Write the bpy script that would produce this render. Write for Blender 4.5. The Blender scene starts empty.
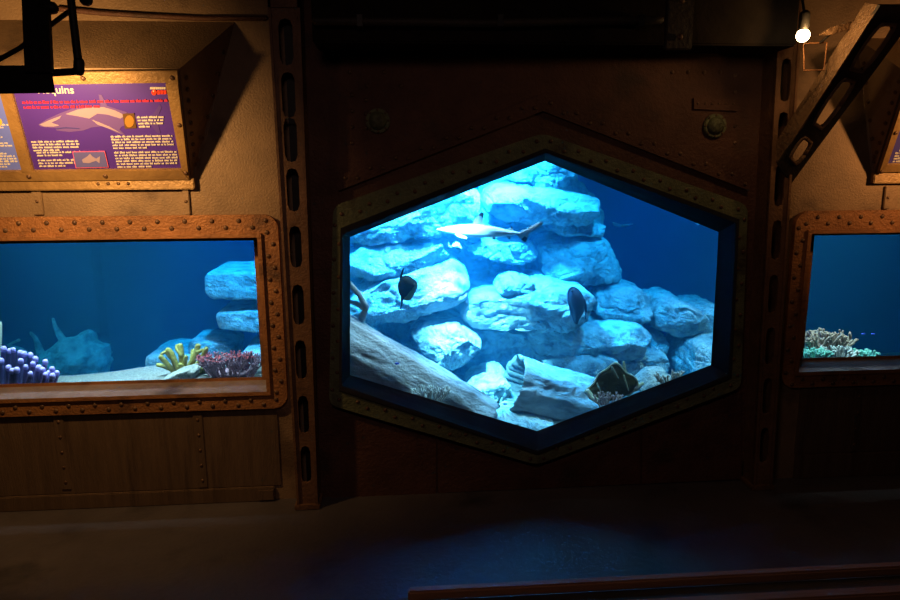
import bpy, bmesh, math, random
from mathutils import Vector, Matrix, noise
R = math.radians
random.seed(7)
sc = bpy.context.scene
COL = sc.collection

# ------------------------------------------------------------------ camera
CAM = Vector((0.0, -3.4, 1.74)); F = 650.0
ya, pi_, ro = R(4.1), R(10.6), R(-0.42)
fw = Vector((math.sin(ya)*math.cos(pi_), math.cos(ya)*math.cos(pi_), -math.sin(pi_)))
rt0 = Vector((math.cos(ya), -math.sin(ya), 0)); up0 = rt0.cross(fw)
rt = rt0*math.cos(ro)+up0*math.sin(ro); up = up0*math.cos(ro)-rt0*math.sin(ro)
cd = bpy.data.cameras.new('camera'); cam = bpy.data.objects.new('camera', cd); COL.objects.link(cam)
cd.sensor_width = 36; cd.lens = F/900*36; cd.clip_start = 0.02
m = Matrix((rt, up, -fw)).transposed().to_4x4(); m.translation = CAM; cam.matrix_world = m
sc.camera = cam
def ray(px, py): return fw*F + rt*(px-450) - up*(py-300)
def P(px, py, Y):                       # the point of the plane y = Y seen at a pixel
    d = ray(px, py); return CAM + d*((Y-CAM.y)/d.y)
def PL(px, py, o, n):                   # the point of any plane
    d = ray(px, py); return CAM + d*((o-CAM).dot(n)/d.dot(n))

# ------------------------------------------------------------------ helpers
def tag(o, label=None, cat=None, group=None, kind=None):
    if label: o['label'] = label
    if cat: o['category'] = cat
    if group: o['group'] = group
    if kind: o['kind'] = kind
    return o
def empty(name, loc=(0, 0, 0)):
    o = bpy.data.objects.new(name, None); COL.objects.link(o); o.location = loc; o.empty_display_size = .05
    bpy.context.view_layer.update(); return o
def thing(name, loc, label, cat, group=None): return tag(empty(name, loc), label, cat, group)
def obj(name, bm, mats, parent=None, smooth=False, recalc=True):
    if recalc: bmesh.ops.recalc_face_normals(bm, faces=bm.faces[:])
    me = bpy.data.meshes.new(name); bm.to_mesh(me); bm.free()
    for mm in (mats if isinstance(mats, (list, tuple)) else [mats]): me.materials.append(mm)
    if smooth:
        for p in me.polygons: p.use_smooth = True
    o = bpy.data.objects.new(name, me)
    COL.objects.link(o)
    if parent is not None:
        o.parent = parent
        L = Vector((0, 0, 0)); q = parent
        while q is not None: L += Vector(q.location); q = q.parent
        me.transform(Matrix.Translation(-L))
    else:                                # origin to the base of the mesh
        vs = [v.co for v in me.vertices]
        c = Vector(((min(v.x for v in vs)+max(v.x for v in vs))/2, (min(v.y for v in vs)+max(v.y for v in vs))/2, min(v.z for v in vs)))
        me.transform(Matrix.Translation(-c)); o.location = c
    return o
def box(bm, a, b, mi=0):
    x0, y0, z0 = [min(p, q) for p, q in zip(a, b)]; x1, y1, z1 = [max(p, q) for p, q in zip(a, b)]
    v = [bm.verts.new(c) for c in ((x0,y0,z0),(x1,y0,z0),(x1,y1,z0),(x0,y1,z0),(x0,y0,z1),(x1,y0,z1),(x1,y1,z1),(x0,y1,z1))]
    for f in ((0,3,2,1),(4,5,6,7),(0,1,5,4),(1,2,6,5),(2,3,7,6),(3,0,4,7)):
        bm.faces.new([v[i] for i in f]).material_index = mi
    return v
def hexa(bm, front, off, mi=0):          # polygon extruded by a vector
    a = [bm.verts.new(p) for p in front]; b = [bm.verts.new(Vector(p)+Vector(off)) for p in front]; n = len(a)
    bm.faces.new(a).material_index = mi; bm.faces.new(b[::-1]).material_index = mi
    for i in range(n): bm.faces.new((a[i], b[i], b[(i+1) % n], a[(i+1) % n])).material_index = mi
def bevel(bm, w=.004, seg=2):
    bmesh.ops.bevel(bm, geom=bm.edges[:], offset=w, segments=seg, affect='EDGES', clamp_overlap=True)
def tube(bm, pts, rad, n=10, mi=0, round_end=True, wob=0.0):
    pts = [Vector(p) for p in pts]
    rad = rad if isinstance(rad, (list, tuple)) else [rad]*len(pts)
    if round_end:
        d = (pts[-1]-pts[-2]).normalized(); r = rad[-1]
        pts = pts + [pts[-1]+d*r*.5, pts[-1]+d*r*.87]; rad = list(rad)+[r*.87, r*.45]
        d = (pts[0]-pts[1]).normalized(); r = rad[0]
        pts = [pts[0]+d*r*.87, pts[0]+d*r*.5]+pts; rad = [r*.45, r*.87]+list(rad)
    t = (pts[1]-pts[0]).normalized(); ref = Vector((0, 0, 1)) if abs(t.z) < .9 else Vector((1, 0, 0))
    u = t.cross(ref).normalized(); rings = []
    for i, p in enumerate(pts):
        if 0 < i < len(pts)-1: t = ((pts[i+1]-p).normalized()+(p-pts[i-1]).normalized()).normalized()
        elif i == len(pts)-1: t = (p-pts[i-1]).normalized()
        u = (u-t*u.dot(t)).normalized(); v = t.cross(u)
        rings.append([bm.verts.new(p+(u*math.cos(a)+v*math.sin(a))*rad[i]*(1+wob*noise.noise(p*30+Vector((a, 0, 0))))) for a in [2*math.pi*k/n for k in range(n)]])
    for A, B in zip(rings, rings[1:]):
        for k in range(n): bm.faces.new((A[k], A[(k+1) % n], B[(k+1) % n], B[k])).material_index = mi
    bm.faces.new(rings[0][::-1]).material_index = mi; bm.faces.new(rings[-1]).material_index = mi
def dome(bm, c, nrm, r, h=None, n=8):
    nrm = Vector(nrm).normalized(); h = h or r*.6
    u = nrm.cross(Vector((0, 0, 1)) if abs(nrm.z) < .9 else Vector((1, 0, 0))).normalized(); v = nrm.cross(u)
    prev = None
    for s, q in ((1, -.1), (1, .15), (.8, .6), (.45, .9)):
        ring = [bm.verts.new(Vector(c)+nrm*h*q+(u*math.cos(a)+v*math.sin(a))*r*s) for a in [2*math.pi*k/n for k in range(n)]]
        if prev:
            for k in range(n): bm.faces.new((prev[k], prev[(k+1) % n], ring[(k+1) % n], ring[k]))
        prev = ring
    bm.faces.new(prev)
def rivets(points, nrm, r, mt, parent):
    bm = bmesh.new()
    for p in points: dome(bm, p, nrm, r)
    return obj('rivets', bm, mt, parent, True)
def resample(poly, n, smooth=2):
    pts = [Vector(p) for p in poly]; L = [(pts[(i+1) % len(pts)]-p).length for i, p in enumerate(pts)]; T = sum(L); out = []
    for k in range(n):
        s = T*k/n; i = 0
        while s > L[i]: s -= L[i]; i = (i+1) % len(L)
        out.append(pts[i].lerp(pts[(i+1) % len(pts)], s/max(L[i], 1e-9)))
    for _ in range(smooth): out = [(out[i-1]+out[i]*2+out[(i+1) % n])/4 for i in range(n)]
    return out
def fbm(p, oc=4):
    s = 0; a = 1.0
    for i in range(oc): s += a*noise.noise(p); p = p*2.07+Vector((3.1, 1.7, 9.2)); a *= .52
    return s
SF = [0, .1, .2, .3, .4, .5, .6, .7, .79, .87, .93, .975]
SFR = [0, .07, .14, .21, .28, .35, .42, .49, .56, .63, .70, .76, .82, .87, .915, .95, .975, .992]
def pillow(bm, outline, depth, n=4.0, seg=64, amp=0, freq=3, seed=0, mi=0, shear=(0, 0), sf=SF, sm=2):
    """A solid with the given outline (points in one plane) and real thickness along y, corners rounded, surface roughened."""
    pts = resample(outline, seg, sm); c = sum(pts, Vector())/seg; hd = depth/2
    prof = [(s, -hd*(1-s**n)**(1/n)) for s in sf]+[(1, -hd*.35), (1, 0), (1, hd*.35)]+[(s, hd*(1-s**n)**(1/n)) for s in sf[::-1]]
    rings = []; off = Vector((seed*7.31, seed*3.17, seed*5.77))
    for s, y in prof:
        if s == 0: rings.append([bm.verts.new(c+Vector((0, y, 0)))]); continue
        rings.append([bm.verts.new(c+(p-c)*s+Vector((shear[0]*y, y, shear[1]*y))) for p in pts])
    fs = []
    for A, B in zip(rings, rings[1:]):
        if len(A) == 1: fs += [bm.faces.new((A[0], B[k], B[(k+1) % seg])) for k in range(seg)]
        elif len(B) == 1: fs += [bm.faces.new((A[k], B[0], A[(k+1) % seg])) for k in range(seg)]
        else: fs += [bm.faces.new((A[k], B[k], B[(k+1) % seg], A[(k+1) % seg])) for k in range(seg)]
    for f in fs: f.material_index = mi
    if amp:
        bmesh.ops.recalc_face_normals(bm, faces=fs); bm.normal_update()
        vs = [v for r_ in rings for v in r_]; mv = []
        rn = random.Random(seed*13+5)
        for q in range(16 if amp > .011 else 0):     # broad cleaved faces
            if q < 9: nn = Vector((rn.uniform(-.8, .8), -1, rn.uniform(-.9, .9))).normalized(); kk = rn.uniform(.80, .95)
            else: nn = Vector((rn.uniform(-1, 1), rn.uniform(-.7, .2), rn.uniform(-1, 1))).normalized(); kk = rn.uniform(.90, .98)
            mx = max((v.co-c).dot(nn) for v in vs)*kk
            for v in vs:
                dd = (v.co-c).dot(nn)-mx
                if dd > 0: v.co -= nn*dd
        bm.normal_update()
        for v in vs:
            p = v.co*freq+off
            w_ = p+Vector((noise.noise(p*1.7), noise.noise(p*1.7+Vector((4, 4, 4))), noise.noise(p*1.7-Vector((4, 4, 4)))))*.35
            ps = Vector((w_.x*.8, w_.y*.8, w_.z*1.5)); D = noise.voronoi(ps)[0]; D2 = noise.voronoi(ps*2.3+Vector((3, 1, 2)))[0]
            d = .35*(.45-D[0])+.3*(.45-D2[0])-.5*max(0, 1-(D[1]-D[0])/.08)-.25*max(0, 1-(D2[1]-D2[0])/.10)+.6*fbm(p*1.5, 6)+.16*noise.noise(p*11)
            mv.append(v.co+v.normal*amp*d)
        for v, p in zip(vs, mv): v.co = p

# ------------------------------------------------------------------ materials
def mat(name, col, rough=.6, metal=0, col2=None, scale=6, mix=(.35, .7), bump=0, bscale=40, spec=.5, detail=6, dark=None, dscale=3, bdist=.02, stretch=None, em=None, ems=0):
    m = bpy.data.materials.new(name); m.use_nodes = True; nt = m.node_tree; N = nt.nodes; b = N['Principled BSDF']
    b.inputs['Base Color'].default_value = (*col, 1); b.inputs['Roughness'].default_value = rough
    b.inputs['Metallic'].default_value = metal; b.inputs['Specular IOR Level'].default_value = spec
    tc = N.new('ShaderNodeTexCoord'); src = tc.outputs['Object']
    if stretch:
        mp = N.new('ShaderNodeMapping'); mp.inputs['Scale'].default_value = stretch; nt.links.new(src, mp.inputs['Vector']); src = mp.outputs[0]
    def nz(s, d=detail):
        t = N.new('ShaderNodeTexNoise'); t.inputs['Scale'].default_value = s; t.inputs['Detail'].default_value = d; t.inputs['Roughness'].default_value = .62
        nt.links.new(src, t.inputs['Vector']); return t.outputs['Fac']
    def ramp(f, a, c):
        r = N.new('ShaderNodeMapRange'); r.inputs['From Min'].default_value = a; r.inputs['From Max'].default_value = c; nt.links.new(f, r.inputs['Value']); return r.outputs[0]
    out = None
    if col2:
        x = N.new('ShaderNodeMix'); x.data_type = 'RGBA'; x.inputs[6].default_value = (*col, 1); x.inputs[7].default_value = (*col2, 1)
        nt.links.new(ramp(nz(scale), *mix), x.inputs[0]); out = x.outputs[2]
    if dark:
        x = N.new('ShaderNodeMix'); x.data_type = 'RGBA'; x.inputs[7].default_value = (*dark, 1)
        if out: nt.links.new(out, x.inputs[6])
        else: x.inputs[6].default_value = (*col, 1)
        nt.links.new(ramp(nz(dscale, 9), .55, .72), x.inputs[0]); out = x.outputs[2]
    if out: nt.links.new(out, b.inputs['Base Color'])
    if bump:
        bp = N.new('ShaderNodeBump'); bp.inputs['Strength'].default_value = bump; bp.inputs['Distance'].default_value = bdist
        nt.links.new(nz(bscale, 8), bp.inputs['Height']); nt.links.new(bp.outputs[0], b.inputs['Normal'])
    if em: b.inputs['Emission Color'].default_value = (*em, 1); b.inputs['Emission Strength'].default_value = ems
    return m
M = {}
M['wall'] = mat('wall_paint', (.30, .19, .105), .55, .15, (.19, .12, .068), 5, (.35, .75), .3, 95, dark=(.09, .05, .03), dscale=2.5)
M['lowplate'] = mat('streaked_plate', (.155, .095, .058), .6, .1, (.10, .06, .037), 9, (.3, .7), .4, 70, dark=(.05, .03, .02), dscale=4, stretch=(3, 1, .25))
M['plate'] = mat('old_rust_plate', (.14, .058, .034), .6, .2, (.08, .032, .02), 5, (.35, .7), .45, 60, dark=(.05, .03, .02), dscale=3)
M['rust'] = mat('rusty_frame', (.42, .18, .065), .5, .25, (.24, .10, .04), 7, (.35, .7), .5, 70, dark=(.10, .05, .03), dscale=5)
M['green'] = mat('green_bronze', (.19, .20, .095), .55, .1, (.11, .12, .06), 9, (.35, .7), .5, 60, dark=(.05, .035, .02), dscale=5)
M['riv'] = mat('rivet_iron', (.16, .085, .045), .5, .3, (.08, .04, .025), 20, bump=.2)
M['rib'] = mat('rib_iron', (.26, .13, .065), .5, .25, (.14, .07, .035), 8, bump=.35, bscale=60)
M['gasket'] = mat('black_gasket', (.028, .026, .030), .8, 0, (.036, .034, .038), 12, bump=.1, spec=.04)
M['sill'] = mat('lit_sill', (.34, .29, .32), .5, 0, (.22, .19, .18), 14, bump=.25, dark=(.07, .05, .04))  # tank and lamp light on the sill put into this purple-grey colour
M['black'] = mat('black_metal', (.012, .011, .010), .55, .2, (.02, .018, .015), 9, bump=.15)
M['darkiron'] = mat('dark_iron', (.05, .036, .025), .6, .2, (.025, .018, .014), 6, bump=.4)
M['brace'] = mat('lit_pitted_brace', (.34, .20, .10), .5, .3, (.18, .10, .05), 14, bump=.7, bscale=45)  # pitted iron, made paler to carry the lamplight on the brace
M['floor'] = mat('dark_floor', (.095, .08, .08), .42, 0, (.065, .055, .057), 3, (.3, .7), .2, 30, dark=(.02, .018, .018), dscale=2)
M['beam'] = mat('beam_iron', (.022, .016, .012), .9, 0, (.012, .009, .007), 8, bump=.3, spec=.1)
M['ceil'] = mat('ceiling_paint', (.02, .018, .016), .8)
M['wood'] = mat('bench_wood', (.26, .12, .06), .45, 0, (.16, .075, .04), 5, bump=.3, stretch=(.15, 1, 1))
M['oak'] = mat('bronze_trim', (.40, .24, .095), .42, .25, (.26, .15, .06), 6, bump=.25, bscale=50)
def rockm(name, a, b, c): return mat(name, a, .85, 0, b, 9, (.40, .60), 1, 22, dark=c, dscale=9, spec=.2, bdist=.06)
M['rock'] = rockm('pale_reef_rock', (.62, .62, .58), (.36, .37, .36), (.16, .17, .17))
M['rock2'] = rockm('grey_reef_rock', (.46, .46, .44), (.26, .27, .27), (.12, .12, .12))
M['sand'] = mat('coral_sand', (.50, .49, .47), .9, 0, (.26, .25, .25), 90, (.4, .6), bump=1, bscale=130, bdist=.04)
M['tank'] = mat('tank_paint', (.015, .07, .17), .8, 0, (.012, .055, .14), 1.5)
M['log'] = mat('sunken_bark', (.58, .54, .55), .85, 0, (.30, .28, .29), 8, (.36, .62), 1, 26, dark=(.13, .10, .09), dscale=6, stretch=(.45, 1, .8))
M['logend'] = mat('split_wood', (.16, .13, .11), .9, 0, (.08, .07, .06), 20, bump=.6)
M['purple'] = mat('purple_coral', (.17, .11, .31), .7, 0, (.11, .075, .21), 20, bump=.3)
M['purpletip'] = mat('purple_tip', (.45, .36, .80), .7, 0, (.36, .28, .72), 20)
M['yellow'] = mat('yellow_coral', (.32, .29, .06), .7, 0, (.2, .185, .04), 16, bump=.5, bscale=60)
M['mauve'] = mat('mauve_coral', (.38, .22, .29), .8, 0, (.24, .13, .18), 30, bump=.4, bscale=80)
M['redtip'] = mat('red_tip', (.55, .08, .10), .7)
M['browncoral'] = mat('tan_coral', (.50, .34, .26), .8, 0, (.33, .22, .17), 30, bump=.4)
M['white'] = mat('bleached_coral', (.72, .72, .70), .8, 0, (.50, .48, .48), 25, bump=.4, bscale=60)
M['teal'] = mat('teal_coral', (.25, .62, .52), .8, 0, (.15, .45, .40), 25, bump=.4)
M['pinkw'] = mat('pinkish_coral', (.62, .50, .50), .8, 0, (.40, .30, .30), 25, bump=.4)
M['olive'] = mat('olive_leaf_coral', (.16, .13, .055), .7, 0, (.10, .085, .04), 12, bump=.5, bscale=30)
M['rim'] = mat('pale_rim', (.70, .72, .55), .7, 0, (.5, .52, .4), 20)
M['sharkskin'] = mat('shark_skin', (.50, .46, .46), .5, 0, (.40, .37, .38), 10, bump=.05)
M['belly'] = mat('shark_belly', (.70, .68, .68), .5)
M['fintip'] = mat('black_fin_tip', (.02, .02, .025), .5)
M['tang'] = mat('dark_fish', (.014, .012, .01), .6, 0, (.025, .02, .012), 18, spec=.2)
M['tangy'] = mat('olive_flank', (.14, .10, .02), .5, 0, (.07, .055, .015), 30)
M['bluefish'] = mat('slate_fish', (.05, .06, .10), .5, 0, (.07, .085, .13), 16)
M['palefish'] = mat('pale_fish', (.8, .8, .82), .5)
M['neon'] = mat('blue_fish', (.05, .10, .75), .4)
# printed panels
for k, c in dict(pviolet=(.075, .03, .36), pblue=(.14, .20, .85), pnavy=(.06, .05, .30), pwhite=(.72, .68, .62), pred=(.62, .03, .09), ppink=(.75, .12, .30),
                 pshark=(.14, .08, .36), pshark2=(.36, .28, .42), pdim=(.09, .045, .33), pgold=(.40, .20, .035), pgoldd=(.12, .06, .02), plogo=(.80, .05, .02), pinset=(.12, .12, .42), pyellow=(.7, .5, .08)).items():
    M[k] = mat('print_'+k[1:], c, .45)
# glass
def glass():
    m = bpy.data.materials.new('clear_acrylic'); m.use_nodes = True; nt = m.node_tree; N = nt.nodes; N.clear()
    o = N.new('ShaderNodeOutputMaterial'); mx = N.new('ShaderNodeMixShader'); t = N.new('ShaderNodeBsdfTransparent'); g = N.new('ShaderNodeBsdfGlossy')
    g.inputs['Roughness'].default_value = .03; t.inputs['Color'].default_value = (.97, .985, .99, 1)
    fr = N.new('ShaderNodeFresnel'); fr.inputs['IOR'].default_value = 1.3
    nt.links.new(fr.outputs[0], mx.inputs[0]); nt.links.new(t.outputs[0], mx.inputs[1]); nt.links.new(g.outputs[0], mx.inputs[2]); nt.links.new(mx.outputs[0], o.inputs[0]); return m
M['glass'] = glass()
def watermat():
    m = bpy.data.materials.new('sea_water'); m.use_nodes = True; nt = m.node_tree; N = nt.nodes; N.clear()
    o = N.new('ShaderNodeOutputMaterial'); a = N.new('ShaderNodeAddShader'); s = N.new('ShaderNodeVolumeScatter'); b = N.new('ShaderNodeVolumeAbsorption')
    s.inputs['Color'].default_value = (.04, .46, .96, 1); s.inputs['Density'].default_value = .095; s.inputs['Anisotropy'].default_value = .2
    b.inputs['Color'].default_value = (.08, .80, .96, 1); b.inputs['Density'].default_value = .50
    nt.links.new(s.outputs[0], a.inputs[0]); nt.links.new(b.outputs[0], a.inputs[1]); nt.links.new(a.outputs[0], o.inputs['Volume']); return m
M['water'] = watermat()

# ------------------------------------------------------------------ setting: room
XL, XR = -3.3, 4.1
def structure(name, bm, mt, **k): return tag(obj(name, bm, mt, **k), kind='structure')
bm = bmesh.new(); box(bm, (XL-.1, -5.2, -.1), (XR+.1, .12, 0)); structure('floor', bm, M['floor'])
bm = bmesh.new(); box(bm, (XL-.1, -5.2, 2.78), (XR+.1, .12, 2.9)); structure('ceiling', bm, M['ceil'])
bm = bmesh.new(); box(bm, (XL-.1, -5.2, 0), (XL, 0, 2.78)); structure('wall_left', bm, M['ceil'])
bm = bmesh.new(); box(bm, (XR, -5.2, 0), (XR+.1, 0, 2.78)); structure('wall_right', bm, M['ceil'])
bm = bmesh.new(); box(bm, (XL, -5.2, 0), (XR, -5.1, 2.78)); structure('wall_front', bm, M['ceil'])

FY = -.03                                # face of the window frames
def avgz(a, b): return (a.z+b.z)/2
# left window
LW = dict(xl=-2.75, xr=P(261.5, 300, FY).x, zt=P(130, 239, FY).z, zb=P(130, 395, FY).z)
LO = dict(xl=-2.95, xr=P(282, 300, FY).x, zt=P(130, 216, FY).z, zb=P(130, 413, FY).z)
RW = dict(xl=P(804, 300, FY).x, xr=3.55, zt=P(855, 233, FY).z, zb=P(855, 370, FY).z)
RO = dict(xl=P(789, 300, FY).x, xr=3.75, zt=P(855, 210.5, FY).z, zb=P(855, 386, FY).z)
HEXO = [(343, 234), (545, 153), (735, 223), (727, 374), (537, 450), (342, 385)]
HEXG = [(350, 237), (545, 161), (718.5, 232), (711, 365), (537, 431), (350, 375)]
HEXF = [(333, 206), (543, 133), (748, 205), (741, 388), (537, 465), (329, 405)]
HY = -.05; GY = .115
hexo = [P(a, b, HY) for a, b in HEXO]; hexg = [P(a, b, GY) for a, b in HEXG]; hexf = [P(a, b, HY) for a, b in HEXF]
cxl = P(300, 300, -.05).x; cxr = P(775, 300, -.05).x       # rib centres split the wall into three bays

bm = bmesh.new()
def wallrect(x0, z0, x1, z1): box(bm, (x0, 0, z0), (x1, .06, z1))
for (x0, x1, w) in ((XL, cxl, LW), (cxr, XR, RW)):
    wallrect(x0, 0, x1, w['zb']); wallrect(x0, w['zt'], x1, 2.78); wallrect(x0, w['zb'], w['xl'], w['zt']); wallrect(w['xr'], w['zb'], x1, w['zt'])
hw = [Vector((p.x, 0, p.z)) for p in [P(a, b, 0) for a, b in HEXO]]
outer = [Vector((cxl, 0, hw[0].z)), Vector((hw[1].x, 0, 2.78)), Vector((cxr, 0, hw[2].z)), Vector((cxr, 0, hw[3].z)), Vector((hw[4].x, 0, 0)), Vector((cxl, 0, hw[5].z))]
tl, tr, br, bl = Vector((cxl, 0, 2.78)), Vector((cxr, 0, 2.78)), Vector((cxr, 0, 0)), Vector((cxl, 0, 0))
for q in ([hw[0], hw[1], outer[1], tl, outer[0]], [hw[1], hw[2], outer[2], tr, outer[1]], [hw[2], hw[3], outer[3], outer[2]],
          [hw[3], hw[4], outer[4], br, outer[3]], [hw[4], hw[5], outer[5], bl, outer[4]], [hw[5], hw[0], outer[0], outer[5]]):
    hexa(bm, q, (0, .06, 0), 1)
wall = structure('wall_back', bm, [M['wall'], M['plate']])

# cladding on the wall
def pxbox(bm, x0, y0, x1, y1, Y, th):
    q = [P(x0, y1, Y), P(x1, y1, Y), P(x1, y0, Y), P(x0, y0, Y)]; hexa(bm, q, (0, th, 0))
def band(name, quads, Y, mt, parent, th=None):
    bm = bmesh.new()
    for q in quads: hexa(bm, [P(a, b, Y) for a, b in q], (0, th or -Y-.0005, 0))
    return obj(name, bm, mt, parent)
zs = P(130, 491, 0).z
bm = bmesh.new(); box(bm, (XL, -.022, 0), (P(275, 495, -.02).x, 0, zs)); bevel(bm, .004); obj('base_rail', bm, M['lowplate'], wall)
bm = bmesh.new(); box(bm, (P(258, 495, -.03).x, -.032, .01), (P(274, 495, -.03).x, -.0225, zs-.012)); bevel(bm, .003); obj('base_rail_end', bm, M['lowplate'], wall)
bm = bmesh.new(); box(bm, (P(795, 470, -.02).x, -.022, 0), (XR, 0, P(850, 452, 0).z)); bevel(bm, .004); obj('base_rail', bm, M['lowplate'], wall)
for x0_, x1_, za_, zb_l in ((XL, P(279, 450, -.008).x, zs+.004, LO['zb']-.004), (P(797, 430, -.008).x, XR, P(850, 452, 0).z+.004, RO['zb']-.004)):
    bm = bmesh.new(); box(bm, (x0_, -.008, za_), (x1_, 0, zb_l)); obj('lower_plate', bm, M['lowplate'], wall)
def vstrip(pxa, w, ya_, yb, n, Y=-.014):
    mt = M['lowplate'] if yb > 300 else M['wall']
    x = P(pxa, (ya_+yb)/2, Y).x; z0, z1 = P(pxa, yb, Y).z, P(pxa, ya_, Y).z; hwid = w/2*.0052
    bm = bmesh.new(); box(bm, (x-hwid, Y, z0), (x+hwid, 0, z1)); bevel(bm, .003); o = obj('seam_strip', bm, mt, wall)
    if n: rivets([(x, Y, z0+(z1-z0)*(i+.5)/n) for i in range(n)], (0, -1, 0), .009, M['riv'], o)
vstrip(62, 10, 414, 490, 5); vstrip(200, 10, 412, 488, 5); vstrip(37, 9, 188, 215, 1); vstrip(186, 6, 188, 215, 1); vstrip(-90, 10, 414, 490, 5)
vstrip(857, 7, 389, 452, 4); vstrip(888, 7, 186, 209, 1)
# faint seam along the top of the left bay
bm = bmesh.new(); tube(bm, [P(60, 9, -.012), P(100, 13, -.012), P(150, 16, -.012), P(200, 18.5, -.012), P(266, 18, -.012)], .012, 8); obj('top_seam', bm, M['plate'], wall, True)

# central riveted plating round the hexagon
zl = hexf[0].z
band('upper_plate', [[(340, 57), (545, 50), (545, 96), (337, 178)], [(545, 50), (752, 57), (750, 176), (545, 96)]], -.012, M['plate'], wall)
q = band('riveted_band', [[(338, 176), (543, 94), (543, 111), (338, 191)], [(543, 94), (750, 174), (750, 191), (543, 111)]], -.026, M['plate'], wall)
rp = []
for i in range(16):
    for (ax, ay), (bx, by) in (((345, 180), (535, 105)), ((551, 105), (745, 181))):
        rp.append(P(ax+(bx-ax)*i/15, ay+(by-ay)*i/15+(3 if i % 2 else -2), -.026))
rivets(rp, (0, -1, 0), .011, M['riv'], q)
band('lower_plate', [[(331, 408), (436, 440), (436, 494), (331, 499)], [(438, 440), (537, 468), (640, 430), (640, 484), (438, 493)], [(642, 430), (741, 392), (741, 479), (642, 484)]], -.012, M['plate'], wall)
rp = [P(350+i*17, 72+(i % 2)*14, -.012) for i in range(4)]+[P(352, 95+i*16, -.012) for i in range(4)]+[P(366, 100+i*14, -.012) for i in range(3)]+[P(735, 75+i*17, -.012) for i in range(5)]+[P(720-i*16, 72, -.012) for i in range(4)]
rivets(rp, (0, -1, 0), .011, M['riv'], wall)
q = band('riveted_bar', [[(694, 98), (738, 99), (738, 111), (694, 109)]], -.026, M['plate'], wall)
rivets([P(698+i*7, 103.5, -.026) for i in range(6)], (0, -1, 0), .007, M['riv'], q)
def boss(px, py, label):
    c = P(px, py, -.012); t = thing('round_boss', c, label, 'metal boss', 'round bosses above the hexagonal window')
    bm = bmesh.new(); tube(bm, [c, c+Vector((0, -.02, 0))], [.062, .06], 24, round_end=False); bevel(bm, .004); obj('flange', bm, M['green'], t)
    bm = bmesh.new(); dome(bm, c+Vector((0, -.02, 0)), (0, -1, 0), .045, .03, 20); obj('cap', bm, M['green'], t, True)
    rivets([c+Vector((.053*math.cos(a), -.02, .053*math.sin(a))) for a in [k*math.pi/4 for k in range(8)]], (0, -1, 0), .006, M['riv'], t)
boss(378, 121, 'dim greenish round metal boss above the upper left edge of the hexagonal window')
boss(714, 126, 'greenish round metal boss above the upper right edge of the hexagonal window')

# ------------------------------------------------------------------ windows
def rounded(x0, z0, x1, z1, r, n=6):
    out = []
    for cx, cz, a0 in ((x1-r, z1-r, 0), (x0+r, z1-r, 90), (x0+r, z0+r, 180), (x1-r, z0+r, 270)):
        out += [(cx+r*math.cos(R(a0+90*k/n)), cz+r*math.sin(R(a0+90*k/n))) for k in range(n+1)]
    return out
def rayrect(c, d, x0, z0, x1, z1):
    t = 1e9
    if d[0]: t = min(t, ((x1 if d[0] > 0 else x0)-c[0])/d[0])
    if d[1]: t = min(t, ((z1 if d[1] > 0 else z0)-c[1])/d[1])
    return (c[0]+d[0]*t, c[1]+d[1]*t)
def ringframe(bm, outer, inner, y0, y1):
    n = len(outer)
    V = [[bm.verts.new((p[0], y, p[1])) for p in q] for q, y in ((outer, y0), (inner, y0), (inner, y1), (outer, y1))]
    for A, B in zip(V, V[1:]+V[:1]):
        for k in range(n): bm.faces.new((A[k], A[(k+1) % n], B[(k+1) % n], B[k]))
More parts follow.
